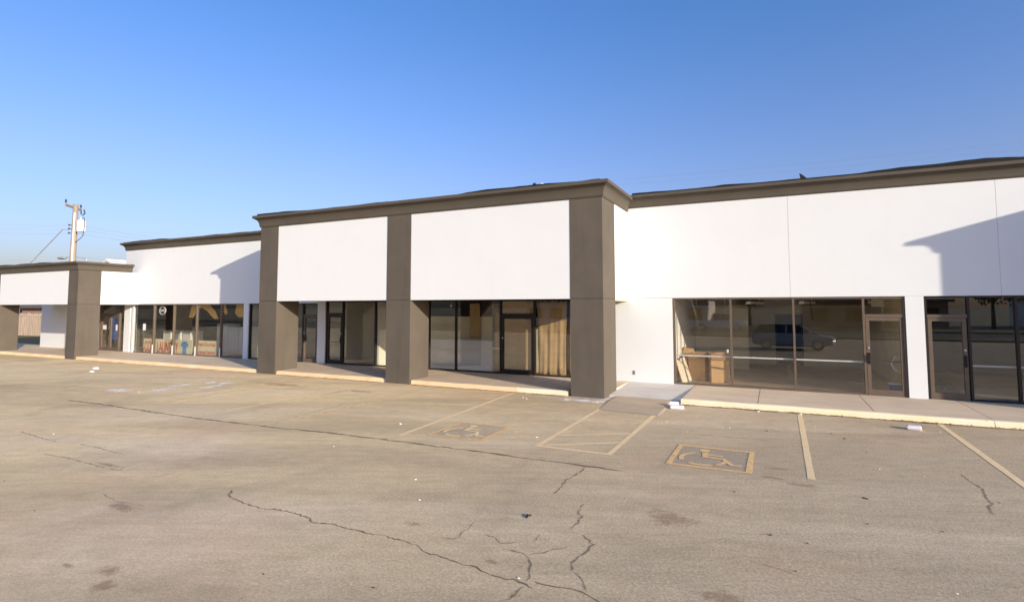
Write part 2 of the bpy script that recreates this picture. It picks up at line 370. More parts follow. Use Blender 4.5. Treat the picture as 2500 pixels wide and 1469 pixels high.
def access_symbol(cx,cy,hw,hh,mat,border):
    bg=MB(); bg.poly([(cx-hw,cy-hh,.003),(cx+hw,cy-hh,.003),(cx+hw,cy+hh,.003),(cx-hw,cy+hh,.003)],[(0,1,2,3)])
    s=bg.build('accessible_symbol',M['symbg'],lot)
    b=MB(); t=.085
    for a,c in (((-hw,-hh+t/2),(hw,-hh+t/2)),((-hw,hh-t/2),(hw,hh-t/2))): strip(b,[(cx+a[0],cy+a[1]),(cx,cy+a[1]),(cx+c[0],cy+c[1])],t,.006,.1)
    for a in (-hw+t/2,hw-t/2): strip(b,[(cx+a,cy-hh+t),(cx+a,cy),(cx+a,cy+hh-t)],t,.006,.1)
    b.build('border',M['orange'],s)
    p=MB(); k=hh/.66
    arc=[(cx+(-.12+.34*math.cos(R(a)))*k,cy+(-.13+.36*math.sin(R(a)))*k) for a in range(118,360,15)]
    strip(p,arc[:7],.075*k,.006); strip(p,arc[8:13],.075*k,.006); strip(p,arc[13:],.075*k,.006)
    hd=[(cx+(-.15+.085*math.cos(R(a)))*k,cy+(.40+.085*math.sin(R(a)))*k,.006) for a in range(0,360,30)]; p.poly(hd,[tuple(range(12))])
    strip(p,[(cx-.13*k,cy+.28*k),(cx-.10*k,cy-.02*k)],.09*k,.0065)
    strip(p,[(cx-.12*k,cy+.16*k),(cx+.16*k,cy+.13*k)],.07*k,.007)
    strip(p,[(cx-.12*k,cy-.0*k),(cx+.18*k,cy-.02*k),(cx+.33*k,cy-.33*k),(cx+.47*k,cy-.31*k)],.075*k,.0075)
    p.build('wheelchair_figure',mat,s)
access_symbol(-1.02,9.61,.63,.67,M['orange'],0)
access_symbol(-5.61,9.58,.61,.66,M['stall'],0)

CR={'seam':[(-17.25,8.06),(-16.19,8.11),(-15.22,8.1),(-14.28,8.07),(-13.4,8.05),(-12.65,8.04),(-11.93,8.02),(-11.16,8.07),(-10.29,8.09),(-9.46,8.11),(-9.08,8.13),(-8.96,8.2),(-8.66,8.19),(-7.96,8.25),(-7.1,8.27),(-6.47,8.28),(-5.89,8.29),(-5.52,8.26),(-5.45,8.31),(-5.06,8.3),(-4.53,8.3),(-4.08,8.29),(-3.78,8.27),(-3.41,8.28),(-2.99,8.3),(-2.76,8.27),(-2.54,8.3),(-2.16,8.27)],
'b1':[(-2.76,8.27),(-2.73,8.04),(-2.76,7.71),(-2.8,7.49),(-2.75,7.23),(-2.74,7.03),(-2.74,6.89)],
'b2':[(-2.26,6.72),(-2.25,6.55),(-2.22,6.37),(-2.16,6.34),(-2.14,6.15),(-2.14,6.0),(-2.13,5.89)],
'b3':[(-1.98,5.82),(-1.91,5.74),(-1.79,5.64),(-1.82,5.56),(-1.81,5.44),(-1.85,5.31),(-1.86,5.18),(-1.84,5.09),(-1.82,5.0)],
'long':[(-6.78,5.16),(-6.66,5.0),(-6.46,4.93),(-6.16,4.88),(-5.86,4.84),(-5.63,4.9),(-5.34,4.92),(-5.04,4.88),(-4.93,4.8),(-4.7,4.86),(-4.49,4.84),(-4.29,4.85),(-4.12,4.84),(-3.95,4.87),(-3.77,4.84),(-3.59,4.84),(-3.44,4.81),(-3.28,4.73),(-3.08,4.71),(-2.93,4.69),(-2.76,4.67),(-2.67,4.68),(-2.52,4.62),(-2.43,4.6),(-2.29,4.59),(-2.25,4.63),(-2.17,4.6),(-2.01,4.55)],
'long5':[(-2.05,4.67),(-1.95,4.65),(-1.83,4.66),(-1.69,4.69),(-1.61,4.68),(-1.5,4.63),(-1.42,4.59),(-1.2,4.5)],
'y1':[(-2.6,5.13),(-2.5,5.14),(-2.39,5.14),(-2.33,5.1),(-2.25,5.0),(-2.2,4.92),(-2.16,4.8),(-2.12,4.72),(-2.12,4.64)],
'y2':[(-2.33,5.11),(-2.28,5.17),(-2.2,5.23),(-2.16,5.3),(-2.09,5.38),(-2.02,5.45)],
'y7':[(-2.1,4.55),(-2.12,4.44),(-2.12,4.35),(-2.12,4.3),(-2.2,4.22)],
'r1':[(2.42,10.24),(2.45,9.8),(2.48,9.55),(2.41,9.19),(2.4,8.91),(2.32,8.76),(2.3,8.6),(2.3,8.43)],
'ramp':[(-3.90,14.3),(-3.91,13.77),(-3.91,13.17),(-3.96,12.74)]}
HR={'y3':[(-2.96,5.36),(-2.82,5.35),(-2.7,5.24),(-2.61,5.29),(-2.53,5.35)],'y4':[(-2.42,5.67),(-2.4,5.55),(-2.4,5.4)],
'b4':[(-1.78,4.98),(-1.71,4.93),(-1.63,4.82),(-1.57,4.7)],'gr':[(-1.37,11.2),(-1.0,11.23),(-.61,11.26),(-.11,11.28)],
'y5':[(-3.23,5.63),(-3.19,5.44),(-3.21,5.3),(-3.17,5.19),(-3.21,5.11),(-3.35,5.09)],'y6':[(-3.17,5.2),(-3.07,5.16)],
'f1':[(-13.78,5.68),(-12.88,5.58),(-12.16,5.55)],'f2':[(-11.37,4.99),(-10.7,5.04),(-10.09,5.02),(-9.49,4.99),(-9.07,5.02)],
'f3':[(-11.55,5.65),(-10.83,5.62),(-10.08,5.56)],'p1':[(-9.86,8.49),(-9.92,9.07),(-10.01,9.95),(-10.02,10.72)],
'p2':[(-11.55,11.4),(-10.94,11.31),(-10.24,11.48),(-10.37,12.06)],'ramp2':[(-3.81,12.93),(-3.51,12.8),(-3.16,12.76),(-2.82,12.75),(-2.51,12.72)],
'x1':[(-.38,5.95),(-.1,5.9),(.1,5.82)],'x2':[(.4,5.6),(.8,5.55),(1.1,5.6)],'x3':[(-8.2,4.3),(-7.8,4.22),(-7.2,4.28)]}
for k,p in CR.items():
    m=MB(); w={'seam':.055,'long':.02,'ramp':.05,'long5':.017}.get(k,.018)
    strip(m,rough_line(p,.017 if k!='seam' else .022,.045 if k!='seam' else .12),w,.003+.0005*(len(k)%4),.65,True); m.build('crack',M['seam'] if k=='seam' else M['crack'],lot)
for k,p in HR.items():
    m=MB(); strip(m,rough_line(p,.014,.06),.016 if len(p)<8 and k[0] not in 'fpg' else .03,.0035,.6,True); m.build('crack',M['faint'] if k[0] in 'fpgx' else M['hair'],lot)
def blob(name,c,rx,ry,mat,z=.0035,n=28):
    rx*=1.5; ry*=1.5; m=MB()
    m.poly([(c[0]+rx*math.cos(2*math.pi*i/n),c[1]+ry*math.sin(2*math.pi*i/n),z) for i in range(n)],[tuple(range(n))]); m.build(name,mat,lot)
for c,rx,ry in (((-5.77,3.13),.12,.08),((-5.53,2.94),.13,.09),((-7.44,4.13),.3,.1),((-6.25,3.0),.09,.03),((-3.82,5.27),.10,.05),((-2.58,4.84),.08,.04),((-2.12,4.38),.05,.045),
    ((-.02,9.4),.16,.05),((-.14,8.89),.22,.06),((.27,8.7),.2,.08),((-.44,5.1),.25,.12),((-14.5,12.6),1.0,.25),((-11.2,12.6),.5,.12),((-9.6,5.1),.35,.05),((-1.2,6.7),.3,.2)):
    blob('stain',c,rx,ry,M['stain'])
for c,rx,ry in (((-16.9,10.4),.28,.45),((-17.2,11.2),.22,.5),((-16.9,11.95),.3,.3),((-16.35,12.0),.4,.22),((-16.05,11.4),.2,.5),((-17.9,9.7),.5,.3),((-4.75,13.9),.9,.22)):
    blob('paint_residue',c,rx,ry,M['chalk'],.0042)
for x0,x1 in ((-30.2,-17.9),(-16.7,-11.8),(-10.6,-5.4),(-2.2,9.9)):
    m=MB(); strip(m,rough_line([(x0,14.375),(x1,14.375)],.02,.25),.14,.0048,.6); m.build('gutter_dirt',M['gutter'],lot)
# ------------------------------------------------------------------ sidewalk, kerbs
sw=MB()
JO=[-40.9,-37.5,-34,-30.4,-27,-23.5,-20,-17.2,-14,-11,-8.0,-5.2]
for a,b in zip(JO,JO[1:]): sw.box(a+.007,b-.007,14.60,W+.06,-.1,.12)
for a,b in zip([-5.2,-4.22],[-4.22,-2.25]): pass
sw.box(-5.193,-4.25,14.60,W+.06,-.1,.12)
JR=[-2.25,-.46,1.95,4.04,6.5,9,12,15,18,21,24,27]
for a,b in zip(JR,JR[1:]): sw.box(a+.009,b-.009,14.60,W+.06,-.1,.12)
walk=structure(sw.build('sidewalk',M['concrete']))
b=MB(); b.box(-40.9,-4.26,14.62,W+.05,-.1,.095); b.box(-2.25,27,14.62,W+.05,-.1,.095); b.build('joint_bed',M['patch'],walk)
r=MB(); r.hexa([(-4.25,14.86,-.05),(-2.26,14.80,-.05),(-2.26,W+.06,-.05),(-4.25,W+.06,-.05)],[(-4.25,14.86,.035),(-2.26,14.80,.035),(-2.26,W+.06,.122),(-4.25,W+.06,.122)])
r.build('landing_slab',M['ramp'],walk)
r=MB(); r.poly([(-3.93,12.85,.006),(-2.50,12.70,.006),(-2.52,14.1,.024),(-2.60,14.79,.034),(-3.30,14.83,.034),(-4.0,14.85,.033),(-4.02,14.1,.022),(-4.1,14.85,-.01),(-4.05,12.9,-.01),(-2.45,12.70,-.01),(-2.40,14.78,-.01)],[(0,1,2,3,4,5,6),(5,6,0,8,7),(1,9,10,3,2)]); r.build('asphalt_ramp',M['patch'],lot)
r=MB(); r.poly([(-4.22,14.87,.0),(-5.25,14.38,.0045),(-4.2,14.2,.0045),(-3.95,14.4,.0045),(-4.05,14.8,.0045)],[(1,2,3,4)]); r.build('overspray_and_sun_patch',M['overspray_sun'],walk)
r=MB(); r.poly([(-7.6,17.15,.125),(-5.25,16.6,.125),(-5.25,15.7,.125),(-7.2,16.3,.125)],[(0,1,2,3)]); r.build('overspray_and_sun_patch',M['overspray_sun'],walk)  # sunlight through the gap behind the third column, painted as a white sheet
def kerb(x0,x1,mat):
    k=MB(); pr=[(14.43,-.1),(14.455,.105),(14.48,.128),(14.595,.128),(14.595,-.1)]
    n=max(2,int((x1-x0)/.5)); rings=[]
    for i in range(n+1):
        x=x0+(x1-x0)*i/n; j=random.uniform(-.008,.008); jz=random.uniform(-.006,.004)
        rings.append([(x,y+(j if y<14.5 else 0),z+(jz if z>0 else 0)) for y,z in pr])
    k.ring(rings); return k.build('kerb',mat,walk)
for x0,x1,mm in ((-40.9,-39.05,'kerb_orange'),(-38.02,-31.25,'kerb_orange'),(-30.33,-17.8,'kerb_orange'),(-16.79,-11.71,'kerb_orange'),(-10.67,-6.9,'kerb_orange'),(-6.89,-5.3,'kerb_cream'),(-2.25,4.0,'kerb_cream'),(4.01,9.97,'kerb_cream'),(10.98,16,'kerb_cream')):
    kerb(x0,x1,M[mm])

# ------------------------------------------------------------------ the building
B=thing('strip_mall','long white single-storey shopping strip with taupe columns and cornices and glass storefronts','building',(-7,W,0))
def part(mb,name,mat,parent=None,**kw): return mb.build(name,mat,parent or B,**kw)
def column(x0,x1,ztop,zj,depth=1.0):
    m=MB(); m.box(x0,x1,F,F+depth,-.05,zj-.006); m.box(x0,x1,F,F+depth,zj+.006,ztop)
    bmesh.ops.bevel(m.bm,geom=list(m.bm.edges),offset=.006,segments=1,affect='EDGES')
    m.box(x0+.02,x1-.02,F+.02,F+depth-.02,zj-.05,zj+.05); part(m,'column',M['taupe'])
def cornice(path,z0,z1,name='cornice',proj=.23,wave=0.):
    """path: corner points of the wall line in plan (counter-clockwise, outward normal on the left hand of reverse)"""
    h=z1-z0
    prof=[(0,0),(.012,0),(.03,.05*h),(.045,.12*h)]
    for i in range(1,8):
        t=i/8*math.pi/2; prof.append((.045+(proj-.09)*(1-math.cos(t)),(.12+.60*math.sin(t))*h))
    prof+=[(proj-.035,.745*h),(proj-.035,.775*h),(proj,.785*h),(proj,h),(0,h)]
    P=[Vector((p[0],p[1])) for p in path]; n=len(P); rings=[]
    def nrm(a,b): d=(b-a).normalized(); return Vector((d.y,-d.x))
    for i in range(n):
        if i==0: m_=nrm(P[0],P[1]); k=1
        elif i==n-1: m_=nrm(P[-2],P[-1]); k=1
        else:
            a=nrm(P[i-1],P[i]); b2=nrm(P[i],P[i+1]); m_=(a+b2).normalized(); k=1/max(.3,m_.dot(a))
        rings.append([(P[i].x+m_.x*o*k,P[i].y+m_.y*o*k,z0+z) for o,z in prof])
    m=MB(); m.ring(rings); return part(m,name,M['taupe_trim'])
def rim(path,z,amp,seed,base=.02,off=.2):
    """black membrane edge rolled over the parapet: a wavy strip with thickness"""
    rnd=random.Random(seed); m=MB()
    for a,b in zip(path,path[1:]):
        a=Vector(a);b=Vector(b); d=(b-a); ln=d.length; d.normalize(); nn=Vector((d.y,-d.x)); k=max(2,int(ln/.22)); rings=[]
        ph=[rnd.uniform(0,6.28) for _ in range(4)]
        for i in range(k+1):
            t=i/k*ln; p=a+d*t
            hh=base+amp*max(0,.45*math.sin(t*.55+ph[0])+.3*math.sin(t*1.3+ph[1])+.2*math.sin(t*3.1+ph[2])+rnd.uniform(-.1,.12)+.35)
            o=nn*off; q=nn*(off-.35)
            rings.append([(p.x+o.x,p.y+o.y,z),(p.x+o.x*.97,p.y+o.y*.97,z+hh*.8),(p.x+nn.x*(off-.1),p.y+nn.y*(off-.1),z+hh),(p.x+q.x,p.y+q.y,z+hh*.6),(p.x+q.x,p.y+q.y,z-.02)])
        m.ring(rings)
    part(m,'roof_membrane',M['membrane'])

def panels(xs,y0,y1,z0,z1,name='fascia_panel',gap=.004):
    for a,b in zip(xs,xs[1:]):
        m=MB(); m.box(a+gap,b-gap,y0,y1,z0,z1)
        if gap>.003: m.box(a-.05,a+.05,y0+.012,y0+.05,z0+.01,z1-.01)
        part(m,name,M['white'])
# main pavilion
for a,b,d in ((-17.77,-16.82,1.05),(-11.68,-10.70,1.05),(-5.20,-4.24,1.25)): column(a,b,5.53,2.71,d)
panels([-16.82,-11.68],F+.012,F+.25,2.71,5.53,gap=.001); panels([-10.70,-5.20],F+.012,F+.25,2.71,5.53,gap=.001)
m=MB(); m.box(-4.46,-4.24,F+1.25,W,2.71,5.53); part(m,'side_fascia',M['white'])
m=MB(); m.box(-17.77,-17.55,F+1.05,W,2.71,5.53); part(m,'side_fascia',M['white'])
m=MB(); m.box(-4.445,-4.255,F+1.252,W-.002,2.66,2.707); part(m,'beam',M['signbg'])
m=MB(); m.box(-17.54,-4.47,F+.25,W+.4,2.74,2.80); part(m,'soffit',M['soffit'])
cornice([(-17.77,W+.3),(-17.77,F),(-4.24,F),(-4.24,W-.005)],5.53,5.97)
rim([(-17.77,F+2.5),(-17.77,F)],5.968,.05,3); rim([(-17.77,F),(-4.24,F)],5.968,.07,4,.006); rim([(-4.24,F),(-4.24,W-.3)],5.968,.06,5,.004)
m=MB(); m.box(-17.75,-4.26,F+.05,W+6,5.60,5.70); part(m,'roof',M['membrane'])
# right wing
panels([-6.0,.40,5.04,9.7,14.3,24],W,W+.3,2.75,5.64)
cornice([(-4.24,W),(9.99,W)],5.64,6.03)
rim([(-4.02,W),(9.75,W)],6.028,.085,11,.055)
m=MB(); m.poly([(.75,W-.2,6.03),(.95,W-.18,6.03),(.72,W-.16,6.24),(.80,W-.1,6.2),(.9,W-.05,6.03)],[(0,1,2),(1,4,3,2),(0,2,3,4),(0,4,1)]); part(m,'membrane_flap',M['membrane'])
panels([-5.0,-2.87],W,W+.3,-.05,2.743,'wall_panel')
# left wing
panels([-31.65,-24.0,-17.56],W,W+.3,2.65,5.53,gap=.002)
cornice([(-31.65,W+4),(-31.65,W),(-17.78,W)],5.53,5.94)
rim([(-31.65,W),(-17.8,W)],5.938,.06,21,.015)
m=MB(); m.box(-31.65,-31.4,W+.31,W+14,3.0,5.53); part(m,'end_wall',M['white'])
# left pavilion
for a,b,d in ((-39.0,-38.05,.9),(-31.21,-30.36,1.0)): column(a,b,4.29,2.63,d)
panels([-38.05,-31.21],F+.012,F+.25,2.63,4.29,gap=.001)
m=MB(); m.box(-30.6,-30.36,F+1.0,W,2.63,4.29); part(m,'side_fascia',M['white'])
m=MB(); m.box(-39.0,-38.78,F+.9,W+3,2.63,4.29); part(m,'side_fascia',M['white'])
m=MB(); m.box(-38.77,-30.61,F+.25,W+.3,2.66,2.72); part(m,'soffit',M['soffit'])
cornice([(-39.0,W+3),(-39.0,F),(-30.36,F),(-30.36,W-.40)],4.29,4.70)
rim([(-39.0,F),(-30.36,F)],4.698,.06,31,.01); rim([(-30.36,F),(-30.36,W-.45)],4.698,.08,33,.01)
m=MB(); m.box(-38.98,-30.38,F+.05,W-.43,4.36,4.44); m.box(-38.98,-31.66,W-.43,W+14,4.365,4.445); part(m,'roof',M['membrane'])
m=MB(); m.box(-40.1,-34.35,W,W+.25,-.05,2.655); part(m,'wall_panel',M['white'])
m=MB(); m.box(-40.1,-39.85,W+.251,W+14,-.05,4.3); part(m,'end_wall',M['white'])
# right pavilion (its shadow falls on the right wing)
for a,b,d in ((10.0,10.96,1.05),(16.5,17.46,1.05),(23.0,23.96,1.05)): column(a,b,5.53,2.71,d)
panels([10.96,16.5],F+.012,F+.25,2.71,5.53,gap=.001); panels([17.46,23.0],F+.012,F+.25,2.71,5.53,gap=.001)
m=MB(); m.box(10.0,10.22,F+1.05,W,2.71,5.53); part(m,'side_fascia',M['white'])
m=MB(); m.box(10.23,23.9,F+.25,W+.4,2.74,2.80); part(m,'soffit',M['soffit'])
cornice([(10.0,W-.005),(10.0,F),(23.96,F),(23.96,W+2)],5.53,5.97); rim([(10.0,W-.9),(10.0,F+1.2)],5.968,.02,41,.004)
m=MB(); m.box(10.02,23.94,F+.05,W+6,5.60,5.70); part(m,'roof',M['membrane'])
m=MB(); m.box(9.78,10.4,W-.85,W+.6,5.965,6.24); m.box(9.9,10.4,W-.2,W+.6,6.24,6.30); part(m,'roof_kerb',M['membrane'])
# pillars in the storefront line
for a,b,t in ((-31.55,-31.02,2.647),(-22.2,-21.88,2.647),(-17.6,-17.17,2.735),(3.07,3.47,2.747)):
    m=MB(); m.box(a,b,W-.004 if a>0 else W-.02,W+.26,-.05,t); part(m,'wall_pillar',M['white'])
# shell
m=MB(); m.box(-31.39,24,W+.305,W+14,5.2,5.3); part(m,'roof',M['membrane'],label='low flat roof behind the parapets')
m=MB(); m.box(-40.1,24,W+14,W+14.25,-.05,5.2); part(m,'back_wall',M['white'])
m=MB(); m.box(-34.3,24,W+.34,W+14,2.98,3.05); part(m,'ceiling',M['ceiling'])
m=MB(); m.box(-39.8,-17.4,W+.08,W+14,-.05,.118); m.box(-14.49,-5,W+.08,W+14,-.05,.118); part(m,'shop_floor',M['floor_tan'])
m=MB(); m.box(-17.39,-14.5,W+.08,W+14,-.05,.118); part(m,'shop_floor',M['floor_tan'])
m=MB(); m.box(-4.99,24,W+.08,W+14,-.05,.117); part(m,'shop_floor',M['floor'])

# ---- storefront glazing
def glaze(x0,x1,mulls,ztop,frame='bronze',glass='glass',zbot=.12,bar=None,skip=(),jamb=(1,1),head=.05,mw=.055):
    y0,y1=W+.03,W+.14; f=MB()
    f.box(x0,x1,y0,y1,ztop-head,ztop-.001); 
    edges=[x0]+list(mulls)+[x1]
    for i,e in enumerate(edges):
        w=mw
        if i==0: a,b2=e,e+w
        elif i==len(edges)-1: a,b2=e-w,e
        else: a,b2=e-w/2,e+w/2
        f.box(a,b2,y0-.004,y1+.004,zbot-.03,ztop-head-.001)
    segs=list(zip(edges,edges[1:]))
    for i,(a,b2) in enumerate(segs):
        if i in skip: continue
        f.box(a+mw/2+.001 if i else a+mw+.001,b2-mw/2-.001 if i<len(segs)-1 else b2-mw-.001,y0,y1,zbot-.03,zbot+.05)
    fr=part(f,'storefront_window',M[frame])
    for i,(a,b2) in enumerate(segs):
        if i in skip: continue
        p=MB(); p.box(a+mw/2,b2-mw/2,W+.082,W+.088,zbot+.04,ztop-head+.01); p.build('pane',M[glass],fr)
        if bar and i in bar:
            q=MB(); q.box(a+mw/2,b2-mw/2,W+.145,W+.175,.97,1.01); q.build('safety_bar',M['trafo'],fr)
    return fr
def door(x0,x1,zh,ztop,side,frame='bronze',glass='glass',bar='dark_alu',transom=True,grip=True):
    y0,y1=W+.045,W+.125; s=.085; f=MB(); z0=.125
    a,b2=x0+.008,x1-.008
    f.box(a,a+s,y0,y1,z0,zh-.05); f.box(b2-s,b2,y0,y1,z0,zh-.05)
    f.box(a+s,b2-s,y0+.002,y1-.002,z0,z0+.16); f.box(a+s,b2-s,y0+.002,y1-.002,zh-.14,zh-.05)
    d=part(f,'door',M[frame])
    p=MB(); p.box(a+s-.01,b2-s+.01,W+.082,W+.088,z0+.15,zh-.13); p.build('pane',M[glass],d)
    if grip:
        hx=a+s*.6 if side<0 else b2-s*.6
        h=MB(); h.box(hx-.03,hx+.03,y0-.012,y0-.001,.95,1.25); h.path([(hx,y0-.01,1.0),(hx,y0-.06,1.02),(hx,y0-.06,1.2),(hx,y0-.01,1.22)],.012); h.build('handle',M['dark_alu'],d)
        k=MB(); k.tube((hx,y0-.012,1.38),(hx,y0+.0,1.38),.025,.025,12); k.build('lock_cylinder',M['alu'],d)
    q=MB(); q.box(a+s,b2-s,y1+.002,y1+.03,1.0,1.035); q.build('push_bar',M[bar],d)
    if transom:
        f=MB(); f.box(x0-.02,x1+.02,W+.03,W+.14,zh-.045,zh+.035); t=part(f,'transom',M[frame])
        p=MB(); p.box(x0,x1,W+.082,W+.088,zh+.03,ztop-.04); p.build('pane',M[glass],t)
    return d
# laundry entrance
glaze(-34.34,-31.56,[-33.87,-32.10],2.65,'bronze',skip=(1,))
door(-33.84,-32.99,2.12,2.65,1); door(-32.97,-32.13,2.12,2.65,-1,grip=False)
# laundry windows
lw=glaze(-31.01,-22.21,[-29.06,-27.43,-25.65,-23.84],2.65,'bronze',mw=.07)
m=MB(); m.box(-30.91,-30.72,W+.0,W+.028,.10,2.60); m.build('jamb_trim',M['white'],lw,label='white jamb at the laundry window')  # narrow white strip along the left jamb
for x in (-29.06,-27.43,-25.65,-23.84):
    m=MB(); m.box(x-.037,x+.037,W+.012,W+.025,.095,.56); m.build('mullion_foot',M['white'],lw,label='white foot of the mullion')  # white strip over the lower end of each mullion
glaze(-21.87,-17.61,[-19.6,-18.5],2.65,'dark_alu','glass_dark',skip=(2,))
door(-18.47,-17.66,2.13,2.65,-1,'bronze','glass_dark')
# main bay, left
glaze(-17.16,-11.98,[-16.24,-14.53],2.735,'dark_alu',skip=(0,))
door(-17.10,-16.27,2.2,2.735,1,'dark_alu')
glaze(-11.97,-5.0,[-10.74,-8.87,-7.55],2.735,'dark_alu',skip=(2,),bar=(0,1))
door(-8.84,-7.58,2.2,2.735,-1,'dark_alu')
# right wing
glaze(-2.86,3.07,[-1.20,.46,2.14],2.748,'bronze',skip=(3,),bar=(0,1,2))
door(2.17,3.03,2.24,2.748,-1,'bronze')
glaze(3.475,9.98,[4.38,5.31,6.9,8.5],2.748,'dark_alu','glass_dark',skip=(0,),bar=(1,2,3,4))
door(3.53,4.34,2.24,2.748,1,'bronze','glass_dark')
glaze(10.0,23.9,[12,14,16,18,20,22],2.735,'dark_alu','glass_dark')

# ---- interiors
def wall(name,x0,x1,y0,y1,z0,z1,mat): m=MB(); m.box(x0,x1,y0,y1,z0,z1); return part(m,name,M[mat])
I0=W+.2
wall('partition_wall',-22.15,-21.95,I0+.1,W+13.9,.12,2.98,'drywall')
wall('partition_wall',-17.5,-17.25,I0+.1,W+13.9,.12,2.98,'drywall')
wall('partition_wall',-14.62,-14.46,I0,W+13.9,.12,2.98,'drywall')
wall('partition_wall',-5.25,-5.05,I0,W+13.9,.12,2.98,'drywall')
wall('partition_wall',-3.0,-2.88,W+.31,W+13.9,.12,2.98,'whitewall')
wall('partition_wall',3.2,3.35,W+.28,W+13.9,.12,2.98,'olive')
wall('partition_wall',-34.6,-34.4,W+.26,W+13.9,.12,2.98,'darkwall')
# laundry
wall('interior_wall',-34.39,-22.16,23.6,23.8,.12,2.98,'darkwall')
wall('interior_wall',-27.2,-24.6,21.2,21.4,.12,1.75,'bluewall')
# unit behind the first column
wall('interior_wall',-21.94,-17.51,22.5,22.7,.12,2.98,'drywall')
# main bay left unit
wall('interior_wall',-17.24,-14.63,20.6,20.8,.12,2.98,'drywall')
wall('counter',-16.2,-14.64,20.0,20.4,.12,1.05,'drywall')
# main bay right unit
wall('interior_wall',-14.45,-5.26,18.2,18.3,.12,2.3,'olive')
wall('bulkhead',-14.45,-5.26,18.16,18.2,2.11,2.98,'black')
wall('counter',-12.9,-9.38,17.62,17.8,.12,1.24,'whitewall')
wall('interior_wall',-9.6,-9.2,18.0,18.1,.12,2.6,'tanwall')
# right unit
wall('interior_wall',-2.87,.02,24.6,24.8,.12,2.98,'olive'); wall('interior_wall',.92,3.19,24.6,24.8,.12,2.98,'olive')
wall('interior_wall',.02,.92,24.6,24.8,2.12,2.98,'olive'); wall('interior_wall',-2.87,-.95,22.4,22.55,.12,2.98,'olive')
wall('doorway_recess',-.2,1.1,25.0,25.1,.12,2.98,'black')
m=MB(); m.box(-.03,.02,24.56,24.6,.12,2.12); m.box(.92,.97,24.56,24.6,.12,2.12); m.box(-.03,.97,24.56,24.6,2.12,2.17); part(m,'door_casing',M['darkwall'])
wall('bulkhead',-2.87,3.19,21.6,21.75,2.52,2.98,'darkwall')
# far right unit
wall('interior_wall',3.36,9.98,24.0,24.2,.12,2.98,'darkwall')
wall('interior_wall',10,24,W+3,W+3.2,.12,2.98,'darkwall')

# ---- outlet cover on the right wall
m=MB(); m.box(-4.105,-4.045,W-.025,W-.001,.345,.475); bmesh.ops.bevel(m.bm,geom=list(m.bm.edges),offset=.008,segments=2,affect='EDGES')
o=part(m,'outlet_cover',M['grey_metal'])
m=MB(); m.box(-4.092,-4.058,W-.031,W-.026,.365,.40); m.box(-4.092,-4.058,W-.031,W-.026,.42,.455); m.build('socket_face',M['soffit'],o)
# ---- roof vents
for i,(x,lab) in enumerate(((-8.72,'short dark capped vent pipe on the main roof'),(-8.40,'plain pale vent pipe on the main roof beside the capped pipe'))):
    v=thing('vent_pipe',lab,'vent',(x,20,5.7))
    m=MB(); m.tube((x,20,5.7),(x,20,7.36),.07,.07,12); m.build('pipe',M['roofwhite'],v)
    m=MB()
    if i==0: m.tube((x,20,7.34),(x,20,7.40),.12,.12,12); m.sphere((x,20,7.46),.08,.08,.07); m.build('cap',M['black'],v)
    else: m.tube((x,20,7.36),(x,20,7.46),.10,.09,12); m.build('cap',M['roofwhite'],v)

# ------------------------------------------------------------------ things in the shops
def carton(x,y,w,d,h,rz,label,flapdir):
    t=thing('cardboard_box',label,'box',(x,y,.12),rz,'tall cardboard boxes inside the right shop window')
    m=MB(); th=.012
    for b_ in ((-w/2,w/2,-d/2,-d/2+th),(-w/2,w/2,d/2-th,d/2),(-w/2,-w/2+th,-d/2+th,d/2-th),(w/2-th,w/2,-d/2+th,d/2-th)): m.box(*b_,0,h)
    m.box(-w/2+th,w/2-th,-d/2+th,d/2-th,.0,.02); m.build('carton',M['card'],t,local=True)
    for k,(a,tilt) in enumerate(flapdir):
        f=MB(); L_=w if a in(0,180) else d; dist=d/2 if a in(0,180) else w/2
        f.box(-L_/2,L_/2,-.006,.006,0,.20); mt=Matrix.Rotation(R(a),4,'Z')@Matrix.Translation((0,-dist,h))@Matrix.Rotation(R(tilt),4,'X')
        bmesh.ops.transform(f.bm,matrix=mt,verts=f.bm.verts); f.build('flap',M['card_in'],t,local=True)
    return t
carton(-2.27,18.55,.52,.55,.88,R(-12),'tall brown cardboard box with folded flaps standing left of the other tall box',[(0,150),(90,160),(180,150)])
carton(-1.66,18.32,.55,.5,.90,R(16),'tall tan cardboard box nearest the first mullion of the right shop window',[(0,165),(180,150),(270,170),(90,168)])
t=thing('cup','white paper cup on top of the tall tan cardboard box','cup',(-1.40,18.30,1.02))
m=MB(); m.tube((-1.40,18.30,1.02),(-1.40,18.30,1.12),.03,.042,14); m.build('cup_body',M['paper'],t,smooth=True)
m=MB(); m.tube((-1.40,18.30,1.121),(-1.40,18.30,1.135),.045,.043,14); m.build('lid',M['foam'],t)
def leaning(x,y,w,h,lean,rz,label):
    m=MB(); m.box(-w/2,w/2,-.012,.012,0,h); bmesh.ops.transform(m.bm,matrix=Matrix.Rotation(R(-lean),4,'X'),verts=m.bm.verts)
    o=m.build('leaning_board',M['board'],bevel=.002); o.location=(x,y,.125); o.rotation_euler=(0,0,rz); tag(o,label,'board','boards leaning on the white wall inside the right shop')
leaning(-2.60,17.62,.42,.72,16,R(78),'pale board leaning nearest the glass by the white side wall')
leaning(-2.52,18.02,.38,.76,17,R(80),'middle pale board leaning on the white wall behind the right shop glass')
leaning(-2.48,18.40,.34,.78,18,R(83),'pale leaning board closest to the tall cardboard box')
m=MB(); m.box(-.17,.17,-.13,.13,0,.27); o=m.build('small_carton',M['card'],bevel=.004); o.location=(-2.72,19.15,.82); o.rotation_euler=(0,R(8),R(10)); tag(o,'small orange-brown carton perched behind the leaning boards','box')
